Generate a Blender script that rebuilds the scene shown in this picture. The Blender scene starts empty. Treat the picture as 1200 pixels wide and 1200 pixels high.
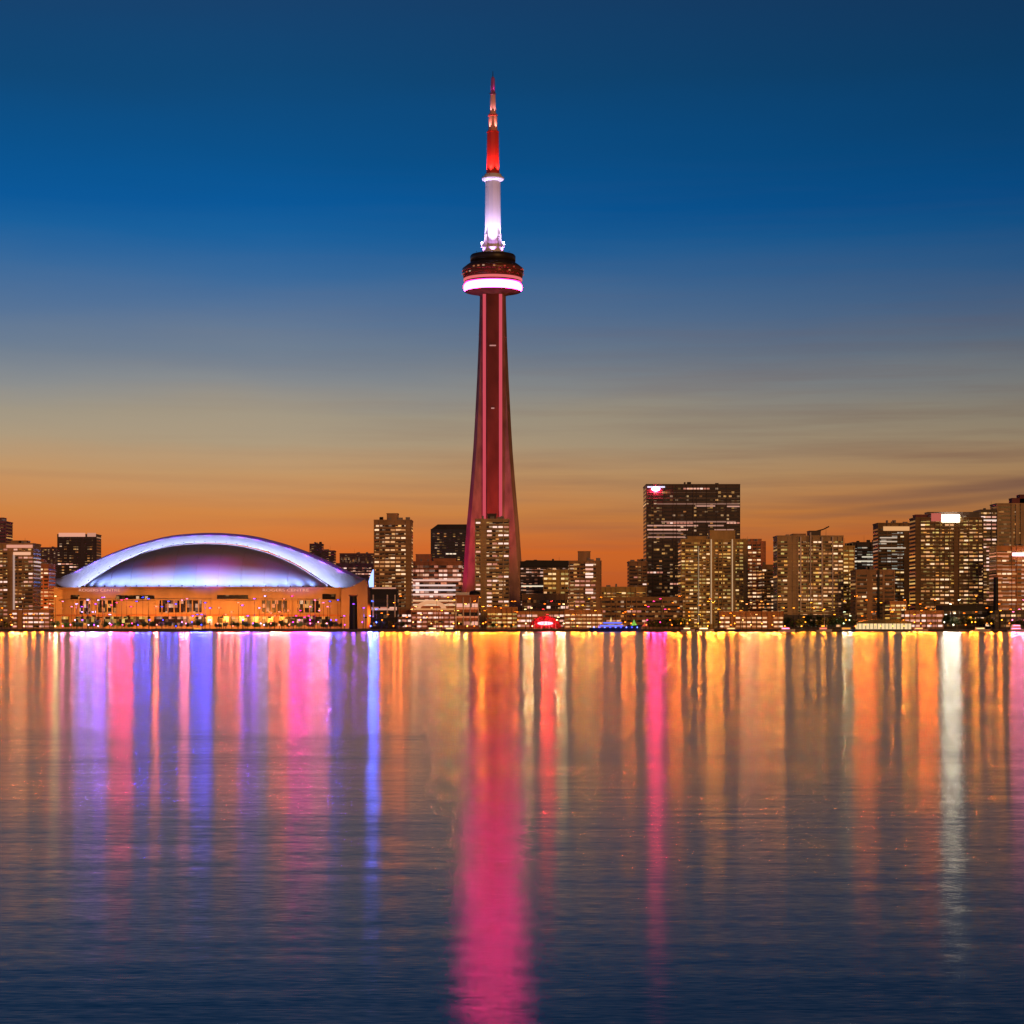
import bpy, math, random
from mathutils import Vector, Matrix
R = math.radians
random.seed(7)
sc = bpy.context.scene
COL = sc.collection

# ---------------------------------------------------------------- camera
F = 2353.0          # focal length in photo pixels (photo is 1200 wide)
CZ = 5.1            # eye height above the water
HY = 732.0          # the horizon's row in the photo
cam_d = bpy.data.cameras.new('camera'); cam = bpy.data.objects.new('camera', cam_d); COL.objects.link(cam)
cam.location = (0, 0, CZ); cam.rotation_euler = (R(90), 0, 0)
cam_d.sensor_width = 36; cam_d.lens = 36 * F / 1200
cam_d.shift_y = (HY - 600) / 1200
cam_d.clip_start = 0.5; cam_d.clip_end = 40000
sc.camera = cam

# ---------------------------------------------------------------- world: dusk sky
def srgb(r, g, b):
    def f(c):
        c /= 255.0
        return c / 12.92 if c <= 0.04045 else ((c + 0.055) / 1.055) ** 2.4
    return (f(r), f(g), f(b), 1)
w = bpy.data.worlds.new('World'); w.cycles.sampling_method = 'NONE'; sc.world = w; w.use_nodes = True
nt = w.node_tree; nt.nodes.clear()
def N(tree, t, **k):
    n = tree.nodes.new(t)
    for a, b in k.items(): setattr(n, a, b)
    return n
def math_(tree, op, a, b=None, c=None, clamp=False):
    n = tree.nodes.new('ShaderNodeMath'); n.operation = op; n.use_clamp = clamp
    for i, v in enumerate((a, b, c)):
        if v is None: continue
        if isinstance(v, (int, float)): n.inputs[i].default_value = v
        else: tree.links.new(v, n.inputs[i])
    return n.outputs[0]
def ramp(tree, fac, stops, interp='LINEAR'):
    n = tree.nodes.new('ShaderNodeValToRGB'); cr = n.color_ramp; cr.interpolation = interp
    while len(cr.elements) < len(stops): cr.elements.new(0.5)
    for e, (p, c) in zip(cr.elements, stops):
        e.position = p; e.color = c
    tree.links.new(fac, n.inputs[0]); return n.outputs[0]
def mixc(tree, mode, fac, a, b):
    n = tree.nodes.new('ShaderNodeMix'); n.data_type = 'RGBA'; n.blend_type = mode
    for i, v in ((0, fac), (6, a), (7, b)):
        if isinstance(v, (int, float)): n.inputs[i].default_value = v
        elif isinstance(v, tuple): n.inputs[i].default_value = v
        else: tree.links.new(v, n.inputs[i])
    return n.outputs[2]
tc = N(nt, 'ShaderNodeTexCoord')
sep = N(nt, 'ShaderNodeSeparateXYZ'); nt.links.new(tc.outputs['Generated'], sep.inputs[0])
sx, sy, sz = sep.outputs
elev = math_(nt, 'MAXIMUM', sz, 0.0)
# soft wobble so the bands of colour are not ruler straight
mp = N(nt, 'ShaderNodeMapping'); mp.inputs['Scale'].default_value = (5, 5, 34); nt.links.new(tc.outputs['Generated'], mp.inputs[0])
nz = N(nt, 'ShaderNodeTexNoise'); nz.inputs['Scale'].default_value = 1.0; nz.inputs['Detail'].default_value = 5; nt.links.new(mp.outputs[0], nz.inputs['Vector'])
wob = math_(nt, 'MULTIPLY', math_(nt, 'SUBTRACT', nz.outputs[0], 0.5), 0.018)
ev = math_(nt, 'MULTIPLY', math_(nt, 'ADD', elev, wob), 2.5)
SK = [(0.0, (120, 62, 52)), (.0136, (186, 84, 40)), (.036, (212, 106, 42)), (.055, (203, 129, 67)), (.073, (190, 146, 100)), (.090, (170, 150, 122)),
      (.104, (158, 147, 128)), (.117, (136, 138, 138)), (.134, (108, 123, 141)), (.152, (82, 111, 147)), (.172, (52, 101, 151)), (.190, (18, 92, 152)),
      (.205, (0, 84, 148)), (.225, (0, 78, 136)), (.262, (8, 68, 115)), (.297, (18, 62, 105)), (.36, (12, 40, 78))]
sky_c = ramp(nt, ev, [(p * 2.5, srgb(*c)) for p, c in SK] + [(1.0, srgb(9, 26, 54))])
# thin streaks of cloud near the horizon
mp2 = N(nt, 'ShaderNodeMapping'); mp2.inputs['Scale'].default_value = (7, 7, 150); mp2.inputs['Rotation'].default_value = (0, R(2.2), 0); nt.links.new(tc.outputs['Generated'], mp2.inputs[0])
nz2 = N(nt, 'ShaderNodeTexNoise'); nz2.inputs['Scale'].default_value = 1.0; nz2.inputs['Detail'].default_value = 6; nz2.inputs['Roughness'].default_value = .55; nt.links.new(mp2.outputs[0], nz2.inputs['Vector'])
cl = ramp(nt, nz2.outputs[0], [(0.42, (0, 0, 0, 1)), (0.72, (1, 1, 1, 1))])
band = ramp(nt, ev, [(0.03, (0.3,) * 3 + (1,)), (.12, (1, 1, 1, 1)), (.24, (.8,) * 3 + (1,)), (.42, (.1,) * 3 + (1,)), (.6, (0, 0, 0, 1))])
side = math_(nt, 'MULTIPLY_ADD', sx, 1.6, 0.42, clamp=True)
clf = math_(nt, 'MULTIPLY', math_(nt, 'MULTIPLY', cl, band), side)
sky_c = mixc(nt, 'MIX', math_(nt, 'MULTIPLY', clf, 0.62), sky_c, srgb(120, 84, 78))
# two long dusky cloud bars low on the right
def bar(z0, k, wd, x0, x1, amt, col):
    global sky_c
    cz = math_(nt, 'MULTIPLY_ADD', sx, k, z0)
    d = math_(nt, 'ABSOLUTE', math_(nt, 'SUBTRACT', math_(nt, 'ADD', sz, math_(nt, 'MULTIPLY', wob, 0.25)), cz))
    t = ramp(nt, math_(nt, 'DIVIDE', d, wd), [(0.15, (1, 1, 1, 1)), (1.0, (0, 0, 0, 1))], 'EASE')
    e = ramp(nt, math_(nt, 'DIVIDE', math_(nt, 'SUBTRACT', sx, x0), x1 - x0), [(0, (0, 0, 0, 1)), (1, (1, 1, 1, 1))], 'EASE')
    m = math_(nt, 'MULTIPLY', math_(nt, 'MULTIPLY', t, e), amt)
    sky_c = mixc(nt, 'MIX', m, sky_c, col)
bar(.0475, .085, .0045, .12, .26, .75, srgb(128, 92, 80))
bar(.0385, .10, .0030, .11, .2, .5, srgb(132, 94, 76))
bar(.068, -.02, .0030, .02, -.22, .12, srgb(150, 105, 85))
# the afterglow is centred to the left: darker towards the right
dim = math_(nt, 'MULTIPLY_ADD', sx, -0.95, 0.95)
dim = math_(nt, 'MINIMUM', math_(nt, 'MAXIMUM', dim, 0.45), 1.06)
comb = N(nt, 'ShaderNodeCombineColor')
for i in range(3): nt.links.new(dim, comb.inputs[i])
sky_c = mixc(nt, 'MULTIPLY', 1.0, sky_c, comb.outputs[0])
bg = N(nt, 'ShaderNodeBackground'); nt.links.new(sky_c, bg.inputs[0]); bg.inputs[1].default_value = 1.0
nish = N(nt, 'ShaderNodeTexSky'); nish.sky_type = 'NISHITA'; nish.sun_disc = False; nish.sun_elevation = R(-3); nish.sun_rotation = R(-25)
bg2 = N(nt, 'ShaderNodeBackground'); nt.links.new(nish.outputs[0], bg2.inputs[0]); bg2.inputs[1].default_value = 0.015
ads = N(nt, 'ShaderNodeAddShader'); nt.links.new(bg.outputs[0], ads.inputs[0]); nt.links.new(bg2.outputs[0], ads.inputs[1])
wo = N(nt, 'ShaderNodeOutputWorld'); nt.links.new(ads.outputs[0], wo.inputs[0])

# added broad warm fill standing in for city glow, low behind the camera
city_fill_d = bpy.data.lights.new('sun', 'SUN'); city_fill_d.energy = 0.85; city_fill_d.angle = R(25); city_fill_d.color = (1, .43, .10)
sun = bpy.data.objects.new('sun', city_fill_d); COL.objects.link(sun); sun.rotation_euler = (R(78), 0, R(24))

sc.view_settings.view_transform = 'Standard'; sc.view_settings.look = 'None'; sc.view_settings.gamma = 1; sc.view_settings.exposure = 0.0
sc.render.engine = 'CYCLES'
cy = sc.cycles
cy.use_denoising = True
cy.max_bounces = 5; cy.diffuse_bounces = 2; cy.glossy_bounces = 3; cy.transmission_bounces = 1
cy.sample_clamp_indirect = 4.0; cy.sample_clamp_direct = 0
cy.caustics_reflective = False; cy.caustics_refractive = False
cy.use_light_tree = True
cy.use_adaptive_sampling = False
cy.light_sampling_threshold = 0.0
try: cy.denoiser = 'OPENIMAGEDENOISE'
except Exception: pass

# ---------------------------------------------------------------- helpers
def at(px, py, D): return Vector(((px - 600) * D / F, D, CZ + (HY - py) * D / F))
def X(px, D): return (px - 600) * D / F
def Z(py, D): return CZ + (HY - py) * D / F
GZ = 1.6            # level of the land

class MB:
    def __init__(s): s.v = []; s.f = []
    def box(s, x0, x1, y0, y1, z0, z1):
        b = len(s.v)
        s.v += [(x0, y0, z0), (x1, y0, z0), (x1, y1, z0), (x0, y1, z0), (x0, y0, z1), (x1, y0, z1), (x1, y1, z1), (x0, y1, z1)]
        s.f += [tuple(b + i for i in q) for q in ((0, 3, 2, 1), (4, 5, 6, 7), (0, 1, 5, 4), (1, 2, 6, 5), (2, 3, 7, 6), (3, 0, 4, 7))]
        return s
    def prism(s, pts, y0, y1):          # outline in x,z pushed through y
        b = len(s.v); n = len(pts)
        s.v += [(x, y0, z) for x, z in pts] + [(x, y1, z) for x, z in pts]
        s.f.append(tuple(b + i for i in range(n))); s.f.append(tuple(b + n + i for i in reversed(range(n))))
        for i in range(n):
            j = (i + 1) % n; s.f.append((b + i, b + n + i, b + n + j, b + j))
        return s
    def lathe(s, prof, n=32, c=(0, 0), cap=True, a0=0, a1=math.tau):
        full = abs(a1 - a0 - math.tau) < 1e-6; m = n if full else n + 1
        b = len(s.v)
        for r, z in prof:
            for i in range(m):
                a = a0 + (a1 - a0) * i / n; s.v.append((c[0] + r * math.cos(a), c[1] + r * math.sin(a), z))
        for k in range(len(prof) - 1):
            for i in range(n):
                j = (i + 1) % m; s.f.append((b + k * m + i, b + k * m + j, b + (k + 1) * m + j, b + (k + 1) * m + i))
        if cap and full:
            s.f.append(tuple(b + i for i in reversed(range(m)))); s.f.append(tuple(b + (len(prof) - 1) * m + i for i in range(m)))
        return s
    def grid(s, rows):
        b = len(s.v); m = len(rows[0])
        for r in rows: s.v += [tuple(p) for p in r]
        for k in range(len(rows) - 1):
            for i in range(m - 1): s.f.append((b + k * m + i, b + k * m + i + 1, b + (k + 1) * m + i + 1, b + (k + 1) * m + i))
        return s
    def tube(s, pts, r, n=6):
        rows = []
        pts = [Vector(p) for p in pts]
        for i, p in enumerate(pts):
            t = (pts[min(i + 1, len(pts) - 1)] - pts[max(i - 1, 0)]).normalized()
            u = t.cross(Vector((0, 1, 0)))
            if u.length < .1: u = t.cross(Vector((1, 0, 0)))
            u.normalize(); v = t.cross(u); rr = r[i] if isinstance(r, (list, tuple)) else r
            rows.append([p + (u * math.cos(a) + v * math.sin(a)) * rr for a in [math.tau * k / n for k in range(n + 1)]])
        return s.grid(rows)
    def ball(s, c, r, n=8, m=5):
        return s.lathe([(max(.02, r * math.sin(math.pi * k / m)), c[2] - r * math.cos(math.pi * k / m)) for k in range(m + 1)], n, (c[0], c[1]), cap=False)
    def mesh(s, name, mat, smooth=False):
        me = bpy.data.meshes.new(name); me.from_pydata(s.v, [], s.f); me.update()
        if mat: me.materials.append(mat)
        if smooth: me.polygons.foreach_set('use_smooth', [True] * len(me.polygons))
        return me
    def build(s, name, mat, parent=None, loc=None, smooth=False):
        return link(name, s.mesh(name, mat, smooth), parent, loc)
def link(name, me, parent=None, loc=None, rz=0):
    o = bpy.data.objects.new(name, me); COL.objects.link(o)
    if parent: o.parent = parent
    if loc: o.location = loc
    if rz: o.rotation_euler[2] = rz
    return o
def tag(o, label=None, cat=None, group=None, kind=None):
    if label: o['label'] = label
    if cat: o['category'] = cat
    if group: o['group'] = group
    if kind: o['kind'] = kind
    return o
def thing(name, label, cat, loc=(0, 0, 0), group=None, rz=0):
    return tag(link(name, None, None, loc, rz), label, cat, group)
def lamp(name, kind, energy, color, loc, aim=None, parent=None, size=60, blend=.6, radius=.4):
    l = bpy.data.lights.new(name, kind); l.energy = energy; l.color = color
    if kind == 'SPOT': l.spot_size = R(size); l.spot_blend = blend
    if kind in ('SPOT', 'POINT'): l.shadow_soft_size = radius
    o = bpy.data.objects.new(name, l); COL.objects.link(o); o.location = loc
    if aim is not None: o.rotation_euler = (Vector(aim) - Vector(loc)).to_track_quat('-Z', 'Y').to_euler()
    if parent: o.parent = parent
    return o

# ---------------------------------------------------------------- materials
def mat(name, col, rough=.8, metal=0, vary=.25, scale=.15, spec=.3):
    m = bpy.data.materials.new(name); m.use_nodes = True; t = m.node_tree
    b = t.nodes['Principled BSDF']; b.inputs['Roughness'].default_value = rough; b.inputs['Metallic'].default_value = metal
    b.inputs['Specular IOR Level'].default_value = spec
    g = N(t, 'ShaderNodeNewGeometry'); mp = N(t, 'ShaderNodeMapping'); mp.inputs['Scale'].default_value = (scale, scale, scale * .35); t.links.new(g.outputs['Position'], mp.inputs[0])
    n = N(t, 'ShaderNodeTexNoise'); n.inputs['Scale'].default_value = 1; n.inputs['Detail'].default_value = 6; t.links.new(mp.outputs[0], n.inputs['Vector'])
    c = (*col, 1) if len(col) == 3 else col
    lo = tuple(x * (1 - vary) for x in c[:3]) + (1,); hi = tuple(min(1, x * (1 + vary)) for x in c[:3]) + (1,)
    r = ramp(t, n.outputs[0], [(.3, lo), (.7, hi)]); t.links.new(r, b.inputs['Base Color'])
    return m
def emit(name, col, L, sample=False):
    m = bpy.data.materials.new(name); m.use_nodes = True; t = m.node_tree; t.nodes.clear()
    e = N(t, 'ShaderNodeEmission'); e.inputs[0].default_value = (*col, 1); e.inputs[1].default_value = L
    o = N(t, 'ShaderNodeOutputMaterial'); t.links.new(e.outputs[0], o.inputs[0])
    if not sample: m.cycles.emission_sampling = 'NONE'
    return m
def panes(name, glass, cols, frac, L, cw=2.6, ch=3.3, seed=0):
    """glass ribbon whose rooms are lit or dark at random, pane by pane"""
    m = bpy.data.materials.new(name); m.use_nodes = True; t = m.node_tree
    b = t.nodes['Principled BSDF']; b.inputs['Base Color'].default_value = (*glass, 1); b.inputs['Roughness'].default_value = .18; b.inputs['Specular IOR Level'].default_value = .6
    g = N(t, 'ShaderNodeNewGeometry'); s = N(t, 'ShaderNodeSeparateXYZ'); t.links.new(g.outputs['Position'], s.inputs[0])
    fx = math_(t, 'FLOOR', math_(t, 'DIVIDE', s.outputs[0], cw)); fz = math_(t, 'FLOOR', math_(t, 'DIVIDE', s.outputs[2], ch))
    c = N(t, 'ShaderNodeCombineXYZ'); t.links.new(fx, c.inputs[0]); t.links.new(fz, c.inputs[1]); c.inputs[2].default_value = seed + .5
    wn = N(t, 'ShaderNodeTexWhiteNoise'); wn.noise_dimensions = '3D'; t.links.new(c.outputs[0], wn.inputs['Vector'])
    on = math_(t, 'LESS_THAN', wn.outputs['Value'], frac)
    sp = N(t, 'ShaderNodeSeparateColor'); t.links.new(wn.outputs['Color'], sp.inputs[0])
    cr = ramp(t, sp.outputs[1], [(i / len(cols), (*q, 1)) for i, q in enumerate(cols)], 'CONSTANT')
    st = math_(t, 'MULTIPLY', on, math_(t, 'MULTIPLY', math_(t, 'POWER', sp.outputs[2], 2.2), L))
    # furniture, blinds and lamps break up the light inside a room
    n2 = N(t, 'ShaderNodeTexNoise'); n2.inputs['Scale'].default_value = .9; n2.inputs['Detail'].default_value = 3; t.links.new(g.outputs['Position'], n2.inputs['Vector'])
    st = math_(t, 'MULTIPLY', st, math_(t, 'MULTIPLY_ADD', n2.outputs[0], 1.6, .2))
    t.links.new(cr, b.inputs['Emission Color']); t.links.new(st, b.inputs['Emission Strength'])
    m.cycles.emission_sampling = 'NONE'
    return m
W_WARM = [(1, .48, .16), (1, .60, .28), (1, .36, .09), (1, .50, .14), (1, .62, .38)]
W_GOLD = [(1, .50, .09), (1, .56, .16), (.85, .62, .18), (1, .38, .08), (1, .52, .24)]
W_PEACH = [(1, .44, .24), (1, .55, .38), (1, .33, .17), (1, .60, .46)]
W_WHITE = [(1, .9, .75), (1, .8, .6), (.9, .95, .8)]
M = dict(
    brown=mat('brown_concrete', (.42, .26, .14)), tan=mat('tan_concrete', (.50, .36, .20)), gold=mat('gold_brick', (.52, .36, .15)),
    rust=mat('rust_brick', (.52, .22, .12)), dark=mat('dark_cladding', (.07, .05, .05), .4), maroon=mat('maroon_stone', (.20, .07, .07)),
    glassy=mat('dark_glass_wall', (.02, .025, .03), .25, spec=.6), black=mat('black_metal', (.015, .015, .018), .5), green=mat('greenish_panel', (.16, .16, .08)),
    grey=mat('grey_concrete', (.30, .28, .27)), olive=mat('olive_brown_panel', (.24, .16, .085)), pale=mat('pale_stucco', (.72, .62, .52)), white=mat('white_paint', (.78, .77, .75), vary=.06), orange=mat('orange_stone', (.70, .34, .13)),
    stad=mat('buff_precast_concrete', (.50, .36, .24), vary=.18, scale=.08), roofw=mat('white_roof_membrane', (.31, .31, .35), .5, vary=.08, scale=.04),
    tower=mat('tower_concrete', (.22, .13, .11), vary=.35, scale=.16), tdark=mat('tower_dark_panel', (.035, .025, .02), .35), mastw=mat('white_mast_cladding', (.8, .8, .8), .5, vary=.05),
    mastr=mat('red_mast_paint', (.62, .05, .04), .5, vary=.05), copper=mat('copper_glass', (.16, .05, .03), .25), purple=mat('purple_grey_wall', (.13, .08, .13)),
    asphalt=mat('asphalt', (.05, .05, .05)), stone=mat('quay_stone', (.10, .09, .08), scale=.6), bark=mat('bark', (.06, .045, .03)), hullw=mat('white_hull', (.7, .7, .72), .3, vary=.03),
    hullb=mat('blue_hull', (.03, .05, .20), .3), tent=mat('white_canvas', (.75, .72, .66), vary=.05), redroof=mat('red_canvas', (.55, .04, .06), vary=.1))
def leafmat(name, col):
    m = mat(name, col, .75, vary=.5, scale=1.2); return m
LEAF = [leafmat('dark_foliage', (.035, .055, .02)), leafmat('green_foliage', (.07, .12, .03))]
PAL = dict(
    warm=panes('warm_rooms', (.02, .018, .02), W_WARM, .55, 1.0, seed=1), gold=panes('gold_rooms', (.03, .022, .016), W_GOLD, .66, .95, seed=2),
    peach=panes('peach_rooms', (.02, .012, .016), W_PEACH, .52, 1.0, seed=3), few=panes('mostly_dark_rooms', (.012, .014, .02), W_WARM, .26, .7, seed=4),
    office=panes('office_rooms', (.03, .02, .02), W_PEACH, .8, .8, 5.2, 3.6, seed=5), white=panes('white_rooms', (.02, .02, .018), W_WHITE, .4, .6, 5, seed=6))
LIT = dict(
    warm=[emit('lit_room_warm_%s' % n, c, L, False) for n, c, L in (('a', (1, .50, .22), .9), ('b', (1, .66, .40), 1.3), ('c', (1, .40, .14), .55))],
    gold=[emit('lit_room_gold_%s' % n, c, L, False) for n, c, L in (('a', (1, .50, .12), .75), ('b', (1, .64, .30), 1.2), ('c', (.85, .58, .18), .5))],
    peach=[emit('lit_room_peach_%s' % n, c, L, False) for n, c, L in (('a', (1, .48, .34), .9), ('b', (1, .66, .55), 1.25), ('c', (1, .36, .24), .55))],
    white=[emit('lit_room_white_%s' % n, c, L, False) for n, c, L in (('a', (1, .78, .5), .8), ('b', (1, .78, .56), 1.2), ('c', (.7, .65, .4), .5))])
HUE = dict(sodium=(1, .27, .035), orange=(1, .17, .01), gold=(1, .31, .02), yellow=(1, .52, .08), warm=(1, .55, .18), cream=(1, .68, .26), white=(1, .93, .70), peach=(1, .33, .09),
           coral=(1, .13, .08), red=(1, .03, .03), pink=(1, .03, .20), rose=(1, .17, .36), magenta=(.95, .012, .36), lilac=(.66, .42, 1), violet=(.32, .06, .95), blue=(.03, .045, 1), ice=(.07, .13, 1), green=(.35, .8, .12), sage=(.6, .7, .4))
_em = {}
def glow(hue, L):
    k = (hue, round(L, 1))
    if k not in _em: _em[k] = emit('lit_%s' % hue, HUE[hue], L)
    return _em[k]

# ---------------------------------------------------------------- setting
SH = 1500.0   # distance of the quay
def water_material():
    m = bpy.data.materials.new('lake_water'); m.use_nodes = True; t = m.node_tree; t.nodes.clear()
    g = N(t, 'ShaderNodeNewGeometry')
    def rip(sx_, sy_, det, off):
        mp = N(t, 'ShaderNodeMapping'); mp.inputs['Scale'].default_value = (sx_, sy_, 1); mp.inputs['Location'].default_value = (off, off * 1.7, 0)
        mp.inputs['Rotation'].default_value = (0, 0, R(off * .7 - 2))
        t.links.new(g.outputs['Position'], mp.inputs[0])
        n = N(t, 'ShaderNodeTexNoise'); n.noise_dimensions = '2D'; n.inputs['Scale'].default_value = 1; n.inputs['Detail'].default_value = det; n.inputs['Roughness'].default_value = .6
        t.links.new(mp.outputs[0], n.inputs['Vector'])
        s = N(t, 'ShaderNodeSeparateColor'); t.links.new(n.outputs['Color'], s.inputs[0])
        return math_(t, 'SUBTRACT', s.outputs[0], .5), math_(t, 'SUBTRACT', s.outputs[1], .5)
    ax, ay = rip(2.2, 13.0, 6, 3.1)
    bx, by = rip(.2, 1.4, 5, 1.3)
    cx, cy_ = rip(.012, .10, 3, 5.2)
    def s3(l): 
        r = l[0]
        for q in l[1:]: r = math_(t, 'ADD', r, q)
        return r
    nx = s3([math_(t, 'MULTIPLY', ax, WAX), math_(t, 'MULTIPLY', bx, WAX), math_(t, 'MULTIPLY', cx, .012)])
    ny = s3([math_(t, 'MULTIPLY', ay, WAY), math_(t, 'MULTIPLY', by, WBY), math_(t, 'MULTIPLY', cy_, WCY)])
    c = N(t, 'ShaderNodeCombineXYZ'); t.links.new(nx, c.inputs[0]); t.links.new(ny, c.inputs[1]); c.inputs[2].default_value = 1
    v = N(t, 'ShaderNodeVectorMath', operation='NORMALIZE'); t.links.new(c.outputs[0], v.inputs[0])
    gl = N(t, 'ShaderNodeBsdfGlossy'); gl.distribution = 'BECKMANN'; gl.inputs['Roughness'].default_value = WR; gl.inputs['Color'].default_value = (.66, .655, .69, 1); gl.inputs['Anisotropy'].default_value = .28
    tg = N(t, 'ShaderNodeCombineXYZ'); tg.inputs[0].default_value = 1; t.links.new(tg.outputs[0], gl.inputs['Tangent'])
    df = N(t, 'ShaderNodeBsdfDiffuse'); df.inputs[0].default_value = (.004, .012, .022, 1)
    t.links.new(v.outputs[0], gl.inputs['Normal'])
    fr = N(t, 'ShaderNodeFresnel'); fr.inputs[0].default_value = 1.33; t.links.new(v.outputs[0], fr.inputs['Normal'])
    mx = N(t, 'ShaderNodeMixShader'); t.links.new(fr.outputs[0], mx.inputs[0]); t.links.new(df.outputs[0], mx.inputs[1]); t.links.new(gl.outputs[0], mx.inputs[2])
    o = N(t, 'ShaderNodeOutputMaterial'); t.links.new(mx.outputs[0], o.inputs[0])
    return m
WR, WAX, WAY, WBY, WCY = .166, .026, .085, .05, .028
tag(MB().grid([[(-7000, -300, 0), (7000, -300, 0)], [(-7000, SH + 4, 0), (7000, SH + 4, 0)]]).build('water', water_material()), kind='structure')
tag(MB().grid([[(-7000, SH + 3, GZ), (7000, SH + 3, GZ)], [(-9000, 14000, GZ), (9000, 14000, GZ)]]).build('ground', M['asphalt']), kind='structure')
q = MB().box(-7000, 7000, SH, SH + 3, -2, GZ + .05)
for i in range(-80, 81): q.box(i * 6 - .25, i * 6 + .25, SH - .35, SH, -1, GZ - .2)
tag(q.build('quay', M['stone']), kind='structure')

# ---------------------------------------------------------------- buildings
_bn = [0]
def block(name, label, x0, x1, ytop, D, wall='brown', pal='warm', lit='warm', nlit=20, floor=3.3, bay=4.2, depth=26, slab=.5, pier=.35, pent=(), ybot=None,
          band_h=.44, top=None, group=None, cat=None, zone=None, dense=None):
    """one building: wall, a window band and a balcony slab for every storey, single brightly lit windows, penthouse"""
    rnd = random.Random(sum(map(ord, label)) + int(x0 * 7)); _bn[0] += 1
    xa, xb = X(x0, D), X(x1, D); W = xb - xa; zt = Z(ytop, D); zb = GZ
    b = thing(name, label, cat or name.split('_')[-1], ((xa + xb) / 2, D, zb), group)
    H = zt - zb; hw = W / 2
    wl = MB().box(-hw, hw, 0, depth, 0, H)
    nb = max(2, int(round(W / bay)))
    bw = W / nb
    if pier:
        for i in range(nb + 1):
            if i in (0, nb) or rnd.random() < .55:
                x = -hw + bw * i; p = pier * rnd.uniform(.6, 1.4); wl.box(max(-hw - .3, x - p), min(hw + .3, x + p), -1.05, .0, 0, H + .4)
    solid = set(rnd.sample(range(nb), max(1, nb // 5))) if (nb > 5 and slab) else set()
    for i in solid: wl.box(-hw + bw * i, -hw + bw * (i + 1), -.35, 0, 0, H)
    wl.box(-hw - .4, hw + .4, -.5, depth + .4, H, H + 1.1)
    wl.build('wall', M[wall], b)
    nf = max(1, int((H - .6) / floor))
    bm_ = MB().box(-hw - .12, hw + .12, -.12, depth + .12, 0, floor * band_h).mesh('window_band', PAL[pal])
    sm_ = MB().box(-hw - .25, hw + .25, -.9, -.14, 0, floor * .3).mesh('balcony', M[wall]) if slab else None
    for k in range(nf):
        z = floor * (k + .42)
        if z + floor * .5 > H: break
        link('window_band', bm_, b, (0, 0, z))
        if sm_ and rnd.random() < .93: link('balcony', sm_, b, (0, 0, z - floor * .34))
    # bright windows: clusters of neighbouring rooms
    wm = [MB().box(-bw * .40, bw * .40, -.10, .06, 0, floor * band_h * .92).mesh('lit_window', q) for q in LIT[lit]]
    spots = set(); tries = 0
    while len(spots) < min(nlit, 95) and tries < 900:
        tries += 1
        k = rnd.randrange(nf); i = rnd.randrange(nb)
        if zone and not (zone[0] <= (k + .5) / nf <= zone[1]) and rnd.random() < .8: continue
        for j in range(rnd.choice((1, 1, 2, 3) if not dense else dense)):
            if i + j < nb: spots.add((i + j, k))
    if H > 30:
        for q in range(rnd.randint(2, 5)):
            x = rnd.uniform(-hw * .85, hw * .7); a_, h_ = rnd.uniform(1, 4), rnd.uniform(.8, 2.6)
            MB().box(x, x + a_, 2, 6, H + 1.1, H + 1.1 + h_).build('roof_unit', M['grey' if wall != 'dark' else 'black'], b)
        if rnd.random() < .5:
            x = rnd.uniform(-hw * .6, hw * .6); MB().lathe([(.14, H + 1), (.06, H + rnd.uniform(5, 9))], 5, (x, 5)).build('roof_antenna', M['black'], b)
    for i, k in sorted(spots):
        if i in solid: continue
        if floor * (k + .92) > H: continue
        link('lit_window', rnd.choice(wm), b, (-hw + bw * (i + .5), -.14, floor * (k + .44)))
    for (p0, p1, py, *pm) in pent:
        a, c = X(p0, D) - (xa + xb) / 2, X(p1, D) - (xa + xb) / 2
        m = MB().box(a, c, 3, depth * .6, H + 1.1, Z(py, D) - zb); m.box(a - .3, c + .3, 2.7, depth * .6 + .3, Z(py, D) - zb, Z(py, D) - zb + .6)
        m.build('penthouse', M[pm[0] if pm else wall], b)
    b['H'] = H; b['W'] = W; del b['H'], b['W']
    return b
def addbox(b, name, m, D, x0, x1, y0, y1, dy0=-1.4, dy1=-.2, mat_=None):
    """a part on a building's front given by its extent"""
    o = b.location
    return MB().box(X(x0, D) - o.x, X(x1, D) - o.x, dy0, dy1, Z(y1, D) - o.z, Z(y0, D) - o.z).build(name, mat_ or M[m], b)

# left group
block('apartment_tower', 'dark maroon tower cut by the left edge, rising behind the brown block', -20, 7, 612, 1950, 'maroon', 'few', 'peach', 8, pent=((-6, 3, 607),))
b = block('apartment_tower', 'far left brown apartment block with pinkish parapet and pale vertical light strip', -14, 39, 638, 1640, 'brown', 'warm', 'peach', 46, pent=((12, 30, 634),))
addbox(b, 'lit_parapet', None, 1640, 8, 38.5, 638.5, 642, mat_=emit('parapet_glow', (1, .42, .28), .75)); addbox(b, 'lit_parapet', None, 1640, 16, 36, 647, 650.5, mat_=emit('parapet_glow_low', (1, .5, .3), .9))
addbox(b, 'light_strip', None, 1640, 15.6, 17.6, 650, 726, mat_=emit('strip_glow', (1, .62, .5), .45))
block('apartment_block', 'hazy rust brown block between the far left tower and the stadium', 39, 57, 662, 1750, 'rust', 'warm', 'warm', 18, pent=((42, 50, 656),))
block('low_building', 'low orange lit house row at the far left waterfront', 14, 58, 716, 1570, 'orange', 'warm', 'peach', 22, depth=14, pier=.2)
b = block('office_tower', 'dark tower with a lit peach parapet behind the left end of the stadium', 67.5, 113, 627, 2250, 'dark', 'few', 'peach', 26, zone=(.2, .7))
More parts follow.
